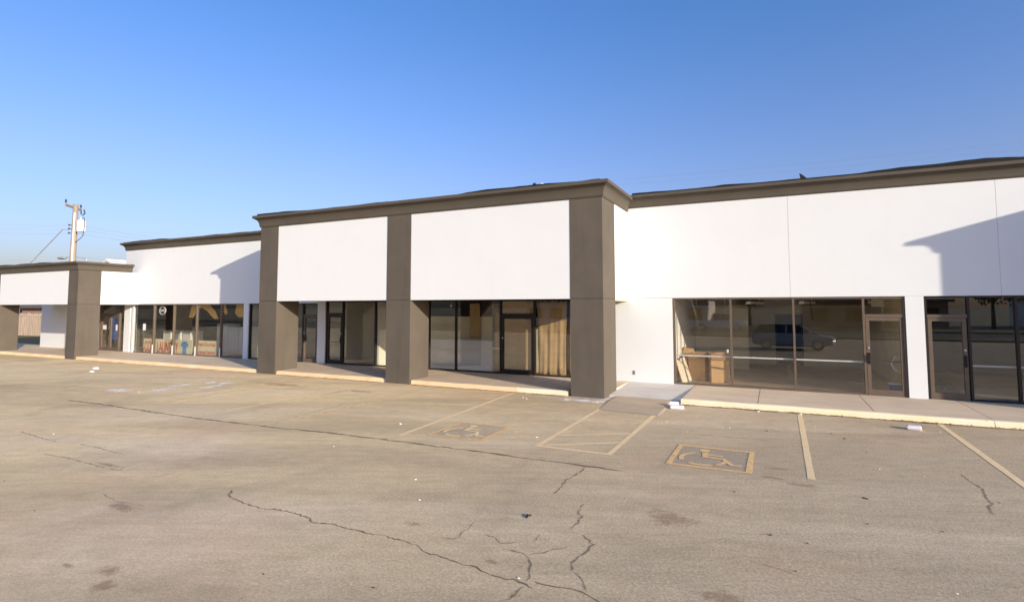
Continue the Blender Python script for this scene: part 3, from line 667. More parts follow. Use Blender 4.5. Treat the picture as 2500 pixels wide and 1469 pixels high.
m=MB(); m.box(-.24,.24,-.2,.2,0,.69); o=m.build('plinth_box',M['card_in'],bevel=.004); o.location=(-2.68,19.15,.12); tag(o,'dark brown box under the small carton by the white wall','box')
# hanging cables and ceiling lights in the right shop
def cable(label,pts,r=.012,mat='paper',name='hanging_cable'):
    z=min(p[2] for p in pts); m=MB(); m.path(pts,r); grounded(name,m,M[mat],label,'cable')
cable('white strip dangling slantwise from the ceiling at the left of the right shop',[(-2.72,19.6,2.97),(-2.6,19.55,2.6),(-2.46,19.5,2.15)],.014)
cable('thin white strip beside the slanted strip near the shop corner',[(-2.68,19.9,2.97),(-2.58,19.8,2.55),(-2.50,19.75,2.2)],.009)
cable('long thin wire hanging almost to the boxes in the right shop',[(-2.52,20.0,2.97),(-2.50,20,2.2),(-2.42,20,1.3)],.009,'olive')
cable('red and white tipped wire hanging left of the first mullion',[(-1.86,19.6,2.97),(-1.85,19.6,2.6),(-1.87,19.6,2.0)],.010,'signred')
cable('grey wire hanging just left of the first mullion',[(-1.55,19.8,2.97),(-1.56,19.8,2.2)],.008,'grey_metal')
cable('dark wire with a white end hanging near the right shop entrance',[(.98,19.2,2.97),(1.0,19.2,2.4),(1.03,19.2,2.08)],.010,'black')
for x,y,rz,lab in ((-.62,20.2,R(70),'white ceiling light hanging between the two mullions of the right shop'),(.95,20.0,R(70),'white ceiling light hanging right of the second mullion')):
    t=thing('ceiling_light',lab,'light fitting',(x,y,2.56),rz,'strip lights in the right shop')
    m=MB(); m.prism([(-.10,.0),(.10,0),(.06,.09),(-.06,.09)],0,-.55,.55); m.build('housing',M['foam'],t,local=True)
    m=MB(); m.tube((-.4,0,.09),(-.4,0,.41),.008); m.tube((.4,0,.09),(.4,0,.41),.008); m.build('hanger',M['grey_metal'],t,local=True)
t=thing('emergency_light','pale green emergency light box with two small lamp heads above the right shop door','light fitting',(2.58,17.9,2.48))
m=MB(); m.box(2.42,2.74,17.86,17.98,2.48,2.70); m.build('housing',M['signbg'],t,bevel=.015)
for s in (-1,1): m=MB(); m.tube((2.58+s*.16,17.92,2.60),(2.58+s*.23,17.90,2.60),.035,.05,12); m.build('lamp_head',M['signbg'],t)
m=MB(); m.tube((2.58,17.92,2.70),(2.58,17.92,2.98),.012); m.build('hanger',M['grey_metal'],t)
t=thing('bucket','blue plastic tub with a pale lid on the floor inside the right shop door','tub',(2.92,18.0,.12))
m=MB(); m.ring([[(2.92+rr*math.cos(a*R(22.5)),18.0+rr*math.sin(a*R(22.5)),z) for a in range(16)] for rr,z in((.15,.12),(.18,.36))]); m.build('tub_body',M['blue'],t)
m=MB(); m.tube((2.92,18,.361),(2.92,18,.40),.195,.195,16); m.build('lid',M['paper'],t)
m=MB(); m.path([(2.86,W+.16,1.17),(2.80,W+.2,1.12),(2.74,W+.22,.95),(2.80,W+.2,.82),(2.90,W+.16,.76)],.010); grounded('loose_strap',m,M['paper'],'pale curved strap hanging inside the right shop door glass','strap')
m=MB(); n=9; rr=random.Random(5)
pts=[];fc=[]
for j in range(n):
    for i in range(n):
        u=(i/(n-1)-.5)*2; v=(j/(n-1)-.5)*2; h_=max(0,1-math.hypot(u,v))**.8*.48*rr.uniform(.85,1.1)
        pts.append((4.0+u*.45,18.1+v*.4,.121+h_))
for j in range(n-1):
    for i in range(n-1): fc.append((j*n+i,j*n+i+1,(j+1)*n+i+1,(j+1)*n+i))
m.poly(pts,fc); grounded('debris_heap',m,M['soil'],'dark heap of debris on the floor behind the far right door','heap')
# kraft paper in the main bay
def sheet(x0,x1,y,z0,z1,amp,seed,label,name='paper_curtain',ragged=.03,nx=44,nz=26,pinch=0):
    rd=random.Random(seed); ph=[rd.uniform(0,6.28) for _ in range(6)]; m=MB(); P=[]
    edge=[rd.uniform(-ragged,ragged) for _ in range(nx+1)]
    for j in range(nz+1):
        for i in range(nx+1):
            u=i/nx; v=j/nz
            x=x0+(x1-x0)*(u+ .05*math.sin(v*3+ph[4])*(u-.5)*pinch)
            z=z0+(z1-z0)*v+(edge[i] if j in (0,nz) else 0)
            d=amp*(.5*math.sin(u*19+ph[0]+1.6*v)+.32*math.sin(u*34+ph[1]-2*v)+.28*math.sin(u*9-v*5+ph[2])+.22*math.sin(v*11+u*16+ph[3]))*(.35+.75*(1-v))
            d+=amp*.10*rd.uniform(-1,1)
            P.append((x,y+d,z))
    k=nx+1; m.poly(P,[(j*k+i,j*k+i+1,(j+1)*k+i+1,(j+1)*k+i) for j in range(nz) for i in range(nx)])
    o=grounded(name,m,M['kraft'],label,'paper sheet',smooth=True)
    md=o.modifiers.new('thickness','SOLIDIFY'); md.thickness=.003
    return o
sheet(-7.50,-6.42,W+.21,.15,2.66,.024,3,'crumpled brown kraft paper hanging inside the window right of the papered door',ragged=.05,pinch=1.6)
sheet(-6.36,-5.2,W+.34,.15,2.66,.03,8,'brown kraft paper in shade at the far right of the papered window',ragged=.04)
sheet(-8.755,-7.665,W+.108,.27,2.07,.008,5,'flat brown kraft paper covering the glass of the papered door',ragged=.01)
sheet(-8.83,-7.59,W+.112,2.24,2.69,.006,6,'brown kraft paper strip covering the transom over the papered door',ragged=.005,nz=8)
sheet(-9.15,-8.93,W+.18,.17,2.3,.015,7,'narrow brown kraft paper strip beside the left jamb of the papered door',ragged=.02,nx=10)
sheet(-10.55,-10.1,W+.75,1.32,2.62,.02,9,'loose tan paper strip hanging high behind the left pane of the papered shop',ragged=.02,nx=10)
m=MB(); m.path([(-11.35,17.9,2.97),(-11.33,17.9,2.75),(-11.36,17.9,2.58)],.008); m.sphere((-11.36,17.9,2.53),.04,.04,.06); grounded('hanging_bulb',m,M['foam'],'small white bulb hanging by a wire at the left of the papered shop','bulb')
# laundry signs
def text_mesh(txt,x0,x1,z0,z1,y,mat,parent,name='lettering'):
    cu=bpy.data.curves.new('t','FONT'); cu.body=txt; cu.extrude=.003; cu.offset=.012
    ob=bpy.data.objects.new('t',cu); COL.objects.link(ob); bpy.context.view_layer.update()
    me=bpy.data.meshes.new_from_object(ob.evaluated_get(bpy.context.evaluated_depsgraph_get())); bpy.data.objects.remove(ob)
    xs=[v.co.x for v in me.vertices]; ys=[v.co.y for v in me.vertices]
    sx=(x1-x0)/(max(xs)-min(xs)); sy=(z1-z0)/(max(ys)-min(ys)); mx,my=min(xs),min(ys)
    off=Vector((0,0,0)); p=parent
    while p is not None: off+=p.location; p=p.parent
    for v in me.vertices: v.co=Vector((x0+(v.co.x-mx)*sx,y-v.co.z,z0+(v.co.y-my)*sy))-off
    me.materials.clear(); me.materials.append(mat)
    o=bpy.data.objects.new(name,me); COL.objects.link(o); o.parent=parent; return o
SY=W+.2
t=thing('sign_board','long pale green window sign with red laundry lettering and a blue shirt','sign',(-28.13,SY,.12))
m=MB(); m.box(-30.12,-26.14,SY,SY+.03,.12,.85); m.build('panel',M['signbg'],t)
text_mesh('COIN LAUNDRY',-30.02,-27.22,.17,.72,SY-.006,M['signred'],t)
sh=[(-.12,.33),(-.05,.29),(.05,.29),(.12,.33),(.31,.16),(.24,.02),(.15,.09),(.16,-.33),(-.16,-.33),(-.15,.09),(-.24,.02),(-.31,.16)]
m=MB(); m.prism([(-26.72+a*.98,.47+b_*.98) for a,b_ in sh],1,SY-.010,SY-.001); m.build('shirt_emblem',M['signblue'],t)
m=MB(); m.poly([(-26.78,SY-.012,.755),(-26.66,SY-.012,.755),(-26.72,SY-.012,.65)],[(0,1,2)]); m.build('shirt_collar',M['bluewall'],t)
t=thing('sign_board','shorter pale green window sign with two lines of red lettering','sign',(-25.1,SY,.12))
m=MB(); m.box(-25.87,-24.33,SY,SY+.03,.12,.85); m.build('panel',M['signbg'],t)
text_mesh('Wash-Dry-Fold',-25.80,-24.42,.52,.76,SY-.006,M['signred'],t); text_mesh('Personal Service',-25.80,-24.40,.20,.40,SY-.006,M['signred'],t)
t=thing('open_sign','round white ring open sign hanging high in the laundry window','sign',(-28.62,SY,2.10))
m=MB()
pts=[(-28.62+.24*math.cos(a),SY,2.31+.20*math.sin(a)) for a in [i*2*math.pi/24 for i in range(25)]]; m.path(pts,.016,6); m.path([(-28.42,SY,2.46),(-28.30,SY,2.31),(-28.42,SY,2.16)],.014); m.build('ring',M['paper'],t)
text_mesh('OPEN',-28.80,-28.44,2.25,2.38,SY,M['paper'],t)
m=MB(); m.tube((-28.62,SY,2.5),(-28.62,SY,2.6),.006); m.build('hanger',M['grey_metal'],t)
def notice(x0,x1,z0,z1,label,mat='paper',y=W+.072,name='paper_notice'):
    m=MB(); m.box(x0,x1,y,y+.003,z0,z1); grounded(name,m,M[mat],label,'notice')
notice(-33.62,-33.28,1.27,1.50,'white paper notice on the left leaf of the laundry door',y=W+.04)
notice(-32.40,-32.24,1.22,1.55,'narrow white notice on the right leaf of the laundry door',y=W+.036)
notice(-30.02,-29.78,1.28,1.62,'small white notice taped in the first laundry window')
notice(-32.82,-32.24,.72,2.0,'tall blue poster filling the right leaf of the laundry door','blue',W+.092,'blue_poster')
notice(-33.7,-33.1,1.05,2.0,'dull blue poster behind the left leaf of the laundry door','bluewall',W+.3,'blue_poster')
def washer(x,y,w,d,h,label,mat,group,port=True):
    t=thing('washing_machine',label,'washer',(x,y,.118),0,group)
    m=MB(); m.box(x-w/2,x+w/2,y-d/2,y+d/2,.118,.118+h); m.build('cabinet',M[mat],t,bevel=.02)
    m=MB(); m.box(x-w/2+.03,x+w/2-.03,y-d/2-.012,y-d/2-.001,.118+h-.18,.118+h-.04); m.build('control_panel',M['grey_metal'],t)
    if port: m=MB(); m.tube((x,y-d/2-.04,.118+h*.5),(x,y-d/2-.001,.118+h*.5),.2,.22,20); m.build('door',M['dark_alu'],t)
for i,(x,lab) in enumerate(((-32.1,'white washing machine furthest left seen over the laundry sign'),(-31.2,'white washing machine in the middle of the row behind the laundry sign'),(-30.3,'white washing machine furthest right in the row behind the laundry sign'))):
    washer(x,20.2,.72,.75,1.02,lab,'washer','washers behind the long laundry sign',False)
washer(-25.9,19.2,.8,.8,1.5,'tall grey dryer left of the last laundry mullion','dryer','dryers at the right end of the laundry',False); washer(-25.05,19.2,.8,.8,1.32,'grey dryer in the middle of the dryers','dryer','dryers at the right end of the laundry',False); washer(-24.2,19.2,.8,.8,1.32,'grey dryer nearest the white pillar','dryer','dryers at the right end of the laundry',False)
m=MB(); m.box(-24.2,-22.6,W+.4,W+1.2,.12,.135); grounded('floor_mat',m,M['red_mat'],'red mat on the laundry floor by the white pillar','mat',bevel=.003)
def banner(pts,y,label):
    m=MB(); m.prism(pts,1,y,y+.02); grounded('wall_banner',m,M['yellow'],label,'banner','yellow shapes hung in the laundry')
banner([(-27.3,1.95),(-27.0,1.95),(-26.7,2.35),(-26.3,2.45),(-25.9,2.3),(-25.35,1.9),(-25.0,1.9),(-25.3,2.3),(-25.9,2.75),(-26.9,2.75),(-27.15,2.45)],17.95,'yellow arch shaped banner in the middle of the laundry')
banner([(-25.0,2.75),(-24.5,2.1),(-24.35,2.2),(-24.6,2.75)],17.95,'narrow slanting yellow banner beside the arch banner')
banner([(-23.6,2.75),(-23.75,2.2),(-23.5,2.0),(-23.0,2.0),(-22.7,2.2),(-22.7,2.75)],17.9,'yellow rounded banner near the white laundry pillar')
banner([(-22.0+.15,2.6),(-21.85,2.1),(-21.7,1.98),(-21.4,2.0),(-21.3,2.6)],W+.5,'yellow rounded banner behind the pane beside the first tall column')

# ------------------------------------------------------------------ litter
def foam(x,y,rz,w,d,h,label):
    t=thing('foam_container',label,'litter',(x,y,.004),rz,'foam containers dropped by the kerb')
    m=MB(); m.hexa([(-w/2*.8,-d/2*.8,0),(w/2*.8,-d/2*.8,0),(w/2*.8,d/2*.8,0),(-w/2*.8,d/2*.8,0)],[(-w/2,-d/2,h*.55),(w/2,-d/2,h*.55),(w/2,d/2,h*.55),(-w/2,d/2,h*.55)]); m.build('tray',M['foam'],t,local=True,bevel=.006)
    m=MB(); m.hexa([(-w/2,-d/2,h*.57),(w/2,-d/2,h*.57),(w/2,d/2,h*.57),(-w/2,d/2,h*.57)],[(-w/2*.82,-d/2*.82,h),(w/2*.82,-d/2*.82,h),(w/2*.82,d/2*.82,h),(-w/2*.82,d/2*.82,h)]); m.build('lid',M['foam'],t,local=True,bevel=.006)
    return t
t=foam(-2.24,13.80,R(10),.34,.22,.07,'open white foam container beside the end of the cream kerb')
m=MB(); m.box(-.11,.11,0,.012,0,.15); bmesh.ops.transform(m.bm,matrix=Matrix.Translation((-.06,.125,.05))@Matrix.Rotation(R(-62),4,'X'),verts=m.bm.verts); m.build('open_lid',M['foam'],t,local=True)
foam(2.46,13.5,R(-8),.25,.2,.075,'closed white foam container on the asphalt right of the stall line')
def scrap(x,y,s,label,mat,group,name,cat='litter'):
    m=MB(); n=7; a0=random.uniform(0,6); P=[(s*random.uniform(.6,1.1)*math.cos(a0+i*6.283/n),s*.6*random.uniform(.6,1.1)*math.sin(a0+i*6.283/n)) for i in range(n)]
    h=s*.28
    m.poly([(p[0],p[1],0) for p in P]+[(p[0]*.8+random.uniform(-.1,.1)*s,p[1]*.8,h*random.uniform(.5,1.3)) for p in P],[(i,(i+1)%n,n+(i+1)%n,n+i) for i in range(n)]+[tuple(range(n)),tuple(range(n,2*n))])
    o=m.build(name,M[mat]); o.location=(x,y,.004); tag(o,label,cat,group); return o
for x,y,s in ((-4.77,6.59,.035),(-4.23,5.93,.032),(-7.28,9.49,.06),(-4.19,9.66,.04),(-7.21,7.49,.035),(-12.93,5.85,.03),(-.44,14.2,.07),(.45,14.25,.05),(-1.66,11.36,.025),(-1.06,12.08,.025),(-.92,12.1,.03),(.66,12.97,.025),(2.87,13.47,.035),(1.36,10.03,.025),(-2.2,12.12,.03),(1.9,9.9,.022),(-2.21,4.66,.025),(1.35,6.05,.02),(2.0,5.8,.022),(-6.3,13.6,.04),(-6.15,13.5,.04),(-16.9,9.7,.04)):
    scrap(x,y,s*.8,'tiny white paper scrap lying on the tan asphalt','paper','white paper scraps on the asphalt','paper_scrap')
scrap(-24.96,12.6,.20,'larger flat white sheet of paper on the asphalt before the laundry','paper',None,'paper_sheet'); scrap(-23.87,11.94,.13,'smaller white paper nearest the camera of the two before the laundry','paper',None,'paper_sheet')
for x,y,s in ((-.23,12.11,.05),(.91,12.37,.04),(1.1,12.02,.05),(-.57,8.0,.035),(1.33,11.08,.03),(2.49,9.0,.03),(.88,7.5,.03),(-.12,6.69,.04),(.23,6.63,.03),(-10.1,4.0,.03),(-8.3,3.6,.025),(-3.3,3.95,.03),(-4.4,3.7,.025),(1.6,7.6,.03),(.1,5.9,.025),(.9,5.5,.02)):
    scrap(x,y,s*.6,'tiny dark dry leaf lying on the open asphalt','leaf','dark leaves on the asphalt','dry_leaf','leaf')
m=MB(); m.path([(-2.76,6.07,.006),(-2.73,6.03,.02),(-2.73,5.98,.008)],.011,6); m.path([(-2.73,6.03,.02),(-2.71,6.07,.008)],.009,6); grounded('black_scrap',m,M['black'],'small twisted black scrap above the branching cracks','litter')
m=MB(); m.path([(.95,8.48,.006),(1.01,8.44,.007)],.007,6); grounded('twig',m,M['leaf'],'short dark twig on the asphalt in the right stall','twig')
# leaf litter in the gutter
m=MB(); rd=random.Random(12)
for i in range(900):
    x=rd.uniform(-2.2,9.8) if rd.random()<.85 else rd.uniform(-16.5,-5.5)
    if rd.random()>.35+.65*math.sin(x*1.7)**2: continue
    y=14.42-abs(rd.gauss(0,.05)); s=rd.uniform(.012,.038); a=rd.uniform(0,6.28); c,si=math.cos(a)*s,math.sin(a)*s; z=rd.uniform(.004,.02)
    m.poly([(x+c,y+si,z),(x-si*.6,y+c*.6,z+rd.uniform(0,.012)),(x-c,y-si,z),(x+si*.6,y-c*.6,z+rd.uniform(0,.012))],[(0,1,2,3)])
o=m.build('leaf_litter',M['leafred']); o['label']='red-brown leaf litter and grit collected along the foot of the cream kerb'; o['category']='leaf litter'; o['kind']='stuff'

# ------------------------------------------------------------------ utility pole and lines
px,py=-42.95,20.0
P=thing('utility_pole','weathered wooden utility pole with a pale transformer behind the low left roof','utility pole',(px,py,0))
m=MB(); m.tube((px-.12,py,0),(px+.02,py,9.5),.22,.15,14); m.build('pole',M['wood_pole'],P,smooth=True)
m=MB(); m.tube((px+.14,py-.16,0),(px+.17,py-.12,8.9),.045,.045,8); m.build('conduit',M['foam'],P)
ang=math.atan2(-.80,.72); ax_,ay_=math.cos(ang),math.sin(ang); cxp,cyp=px-.12*ay_*-1-.0,py-.14
ca=MB(); ca.box(-1.1,1.1,-.05,.05,9.22,9.36); bmesh.ops.transform(ca.bm,matrix=Matrix.Translation((px+.02-.14*.74,py-.14*.67,0))@Matrix.Rotation(ang,4,'Z'),verts=ca.bm.verts); ca=ca.build('crossarm',M['wood_pole'],P,bevel=.01)
for q in (-1.02,1.02):
    m=MB(); x,y=px-.08+ax_*q,py-.09+ay_*q
    for z0,z1,r in((9.36,9.48,.025),(9.46,9.50,.07),(9.50,9.56,.05),(9.56,9.60,.075),(9.60,9.66,.04)): m.tube((x,y,z0),(x,y,z1),r,r*.85,10)
    m.build('insulator',M['porcelain'],ca)
m=MB(); m.path([(px-.8,py+.72,9.21),(px-.8,py+.72,8.98)],.04); m.path([(px+.1,py+.45,9.2),(px+.15,py+.5,8.95),(px+.05,py+.4,8.8)],.04); m.build('cutout_fuse',M['porcelain'],P)
m=MB(); tx,ty=px+.62,py+.10
prof=[(.02,8.42),(.2,8.38),(.27,8.33),(.27,7.62),(.25,7.58),(.05,7.56)]
m.ring([[(tx+r_*math.cos(a*R(20)),ty+r_*math.sin(a*R(20)),z) for a in range(18)] for r_,z in prof]); tr=m.build('transformer',M['trafo'],P)
m=MB(); m.tube((tx-.1,ty,8.38),(tx-.1,ty,8.58),.05,.035,10); m.tube((tx+.27,ty,8.0),(tx+.36,ty,8.05),.03); m.build('bushing',M['trafo'],tr)
m=MB(); m.box(px+.12,tx-.24,ty-.05,ty+.05,8.15,8.22); m.box(px+.12,tx-.24,ty-.05,ty+.05,7.72,7.79); m.build('bracket',M['grey_metal'],tr)
m=MB(); m.path([(tx+.02,ty,8.55),(tx+.22,ty+.02,8.56),(tx+.36,ty,8.35),(tx+.36,ty,7.9),(tx+.28,ty,7.6),(tx+.25,ty,7.3),(tx,ty-.05,7.1),(px+.15,py,6.9)],.022,6); m.build('jumper_cable',M['porcelain'],P)
m=MB()
for z in (8.05,7.8,7.5): m.path([(px-.18,py-.05,z),(px-.38,py-.12,z+.04)],.03); m.tube((px-.42,py-.13,z),(px-.42,py-.13,z+.1),.05,.05,10)
m.build('secondary_rack',M['porcelain'],P)
m=MB(); m.tube((px-.4,py-.1,7.75),(px-1.2,py-.12,7.85),.016); m.tube((px-1.2,py-.12,7.85),(px-6.5,py+.0,5.2),.03,.03); m.tube((px-6.5,py+.0,5.2),(px-15.6,py+.2,.0),.03,.03); m.build('guy_wire',M['grey_metal'],P)
def sag(a,b,s,n=10): return [(a[0]+(b[0]-a[0])*i/n,a[1]+(b[1]-a[1])*i/n,a[2]+(b[2]-a[2])*i/n-s*4*(i/n)*(1-i/n)) for i in range(n+1)]
def pline(label,pts,r=.008):
    m=MB(); m.path(pts,r,5); o=m.build('power_line',M['cable']); tag(o,label,'wire','wires strung from the utility pole')
for z0,zl,zr,w in ((8.05,8.2,8.2,'uppermost'),(7.8,7.9,7.9,'middle'),(7.5,7.6,7.6,'lowest')):
    pline('%s of three thin wires running left from the utility pole'%w,sag((px-.4,py-.13,z0),(px-.4-19.2,py-12.2,zl),.1))
    pline('%s of three thin wires running right from the utility pole'%w,sag((px+.2,py,z0),(-49.0,37,zr),.05))
pline('pale wire passing low behind the utility pole just over the left roof',[(-47.5,17.0,5.95),(-44.2,20.0,5.93),(-41.2,23,5.9)],.012)
pline('darker cable passing lowest behind the utility pole near the left roof line',[(-46.6,16.3,5.65),(-44,19.2,5.64),(-40.4,22.6,5.6)],.02)
pline('faint upper overhead wire crossing the sky above the right cornice',sag((-26,40.5,12.7),(40,39,12.1),.6,16),.006)
pline('faint lower overhead wire crossing the sky above the right cornice',sag((-26,40.5,12.35),(40,39,11.6),.6,16),.005)

# fence, houses, tree, street lamp at the left
FN=thing('wood_fence','weathered vertical board fence seen past the left end of the strip','fence',(-58,24.2,0))
for x in [-78+i*2.4 for i in range(14)]:
    if x<-46: m=MB(); m.box(x-.05,x+.05,24.24,24.34,0,1.98); m.build('post',M['wood_fence'],FN)
m=MB(); x=-78
while x<-46:
    h=1.92+random.uniform(-.03,.03); m.prism([(x,.04),(x+.135,.04),(x+.135,h-.04),(x+.11,h),(x+.03,h),(x,h-.04)],1,24.18+random.uniform(-.008,.008),24.205); x+=.145
m.build('boards',M['wood_fence'],FN)
m=MB(); m.box(-78,-46,24.14,24.17,1.80,1.90); m.build('top_rail',M['board'],FN)
g=MB(); g.poly([(-95,19.2,.006),(-41,19.2,.006),(-41,40,.006),(-95,40,.006)],[(0,1,2,3)]); structure(g.build('grass',M['grass']))
def house(name,label,x0,x1,y0,y1,zw,zr,mw,mr,axis=0,wins=()):
    h=thing(name,label,'house',((x0+x1)/2,(y0+y1)/2,0))
    m=MB()
    if axis==0: m.prism([(y0,0),(y1,0),(y1,zw),((y0+y1)/2,zr-.12),(y0,zw)],0,x0,x1)
    else: m.prism([(x0,0),(x1,0),(x1,zw),((x0+x1)/2,zr-.12),(x0,zw)],1,y0,y1)
    m.build('wall',mw,h)
    m=MB(); o=.5; t_=.14
    a0,a1=(y0,y1) if axis==0 else (x0,x1); mid=(a0+a1)/2; sl=(zr-zw)/((a1-a0)/2); ze=zw-o*sl
    pr=[(a0-o,ze),(mid,zr),(a1+o,ze),(a1+o,ze+t_),(mid,zr+t_),(a0-o,ze+t_)]
    m.prism(pr,axis,(x0 if axis==0 else y0)-.4,(x1 if axis==0 else y1)+.4); m.build('roof',mr,h)
    for (wx,wz,ww,wh) in wins:
        f=MB(); f.box(wx-ww/2-.07,wx+ww/2+.07,y0-.05,y0-.002,wz-.07,wz+wh+.07); fr=f.build('window',M['paper'],h)
        p=MB(); p.box(wx-ww/2,wx+ww/2,y0-.06,y0-.051,wz,wz+wh); p.build('pane',M['carglass'],fr)
    return h
house('brick_house','red brick house with an overhanging roof behind the board fence',-74,-62,30,38,2.6,4.3,M['brick'],M['roofing'],0,((-67.5,1.0,1.4,1.2),))
house('cream_house','pale sided house left of the brick house behind the fence',-86,-74.9,31,39,3.0,4.6,M['siding'],M['roofing'],0,((-76.4,1.9,1.0,.8),(-81,1.0,1.4,1.3)))
house('white_roofed_house','distant house whose pale gable peeks over the low left cornice',-53.2,-46.7,26,34,4.6,6.35,M['roofwhite'],M['roofwhite'],1)
def bare_tree(x,y,h,label,seed):
    t=thing('bare_tree',label,'tree',(x,y,0)); rd=random.Random(seed); tm=MB(); bm_=MB()
    def grow(p,d,l,r,dep):
        q=p+d*l; (tm if dep<2 else bm_).tube(p,q,r,r*.68,6,False)
        if dep>=6 or r<.006: return
        for _ in range(rd.choice((2,2,3))):
            nd_=(d+Vector((rd.uniform(-.7,.7),rd.uniform(-.7,.7),rd.uniform(-.15,.45)))).normalized(); grow(q,nd_,l*rd.uniform(.62,.85),r*.62,dep+1)
    grow(Vector((x,y,0)),Vector((.03,0,1)),h*.24,.2,0); tm.build('trunk',M['bark'],t); bm_.build('crown',M['bark'],t)
bare_tree(-78,32,10.2,'leafless tree whose twigs show over the far left roof line',3); bare_tree(-71,34,9.0,'smaller leafless tree right of the guy wire behind the left roof',9)
t=thing('street_lamp','grey cobra head street lamp peeking over the left roof beside the pole','street lamp',(-63.0,30.5,0))
m=MB(); m.tube((-63,30.5,0),(-63,30.5,7.4),.11,.07,10); m.build('post',M['grey_metal'],t)
m=MB(); m.path([(-63,30.5,7.4),(-64.5,30.3,7.62),(-65.8,30.1,7.62)],.045); m.build('arm',M['grey_metal'],t)
m=MB(); m.sphere((-66.5,30.0,7.58),.75,.3,.16); m.build('lamp_head',M['grey_metal'],t)

# ------------------------------------------------------------------ the far side of the street (seen in the shop glass)
def vehicle(name,label,x,y,rz,paint,roof,cargo=False):
    t=thing(name,label,'car' if not cargo else 'pickup truck',(x,y,0),rz)
    # body: lofted cross sections along the length (+x is forward)
    if not cargo:
        st=[(-2.05,.45,.80,.62),(-1.95,.30,.98,.80),(-1.3,.22,.98,.86),(0,.20,.95,.87),(1.0,.20,.93,.87),(1.55,.24,.84,.85),(2.05,.32,.72,.78),(2.2,.42,.60,.58)]
    else:
        st=[(-2.7,.55,.98,.78),(-2.6,.42,1.05,.90),(-1,.38,1.05,.92),(.4,.36,1.08,.93),(1.4,.38,1.06,.92),(2.4,.42,1.0,.90),(2.65,.5,.85,.78)]
    def sec(x,z0,z1,w): return [(x,-w*.94,z0),(x,w*.94,z0),(x,w,z0+.15*(z1-z0)),(x,w,z0+.6*(z1-z0)),(x,w*.93,z1),(x,-w*.93,z1),(x,-w,z0+.6*(z1-z0)),(x,-w,z0+.15*(z1-z0))]
    m=MB(); m.ring([sec(*s) for s in st]); m.build('body',M[paint],t,local=True)
    if not cargo: cb=[(-1.98,.97,.99,.78,.78),(-1.62,.97,1.42,.78,.64),(-.8,.97,roof,.78,.62),(.1,.95,roof-.01,.78,.62),(.55,.94,1.36,.78,.64),(1.42,.90,.93,.76,.74)]
    else: cb=[(-.75,1.06,1.08,.86,.84),(-.6,1.06,roof-.05,.86,.70),(.2,1.07,roof,.86,.69),(.75,1.08,roof-.06,.86,.70),(1.4,1.06,1.10,.86,.84)]
    m=MB(); m.ring([[(x_,-wb,z0),(x_,wb,z0),(x_,(wb+wt)/2+.02,(z0+z1)/2),(x_,wt,z1-.03),(x_,wt*.8,z1),(x_,-wt*.8,z1),(x_,-wt,z1-.03),(x_,-(wb+wt)/2-.02,(z0+z1)/2)] for x_,z0,z1,wb,wt in cb])
    m.build('cabin_glass',M['carglass'],t,local=True)
    m=MB(); r0,r1=(-1.5,.5) if not cargo else (-.58,.72); m.box(r0,r1,-.60,.60,roof-.05,roof+.012); m.build('roof',M[paint],t,local=True,bevel=.02)
    m=MB()
    for s in (-1,1):
        if not cargo:
            m.hexa([(1.40,s*.755,.90),(1.32,s*.79,.93),(.48,s*.66,1.36),(.54,s*.62,1.385)],[(1.40,s*.70,.93),(1.34,s*.75,.96),(.44,s*.60,1.40),(.5,s*.56,1.42)])
            m.box(-.28,-.18,s*.64,s*.80,.95,roof-.06)
        else: m.box(-.62,-.5,s*.70,s*.88,1.06,roof-.05); m.box(.1,.2,s*.70,s*.88,1.06,roof-.05)
    m.build('window_pillars',M[paint],t,local=True)
    if cargo:
        m=MB(); m.box(-2.6,-.8,-.75,.75,.98,1.062); m.build('cargo_bed',M['black'],t,local=True)
    ax=(-1.28,1.32) if not cargo else (-1.65,1.65)
    for a in ax:
        for s in (-1,1):
            r_=.32 if not cargo else .38; y0=s*.66 if not cargo else s*.7
            m=MB(); m.tube((a,y0,r_),(a,y0+s*.215,r_),r_,r_*.97,20); w=m.build('wheel',M['tyre'],t,local=True)
            m=MB(); m.tube((a,y0+s*.20,r_),(a,y0+s*.222,r_),r_*.62,r_*.58,14); m.build('rim',M['alu'],w,local=True)
    f=st[-2][0]
    for s in (-1,1):
        m=MB(); m.sphere((f+.0,s*.60,.66 if not cargo else .82),.16,.16,.09); m.build('headlight',M['lampglass'],t,local=True)
        m=MB(); m.sphere((st[1][0],s*.70,.82),.07,.10,.13); m.build('tail_light',M['redlens'],t,local=True)
        m=MB(); m.sphere((.95 if not cargo else 1.0,s*(.93 if not cargo else 1.05),1.0 if not cargo else 1.2),.09,.10,.07); m.build('mirror',M[paint],t,local=True)
    m=MB(); m.box(st[-1][0]-.02,st[-1][0]+.02,-.45,.45,.44,.56); m.build('grille',M['black'],t,local=True)
    return t
vehicle('parked_car','silver hatchback mirrored in the right shop window',.75,-.75,0,'carblue',1.46)
vehicle('pickup_truck','pale pickup truck on the street mirrored in the right shop window',-5.2,-24.5,0,'carwhite',1.75,True)
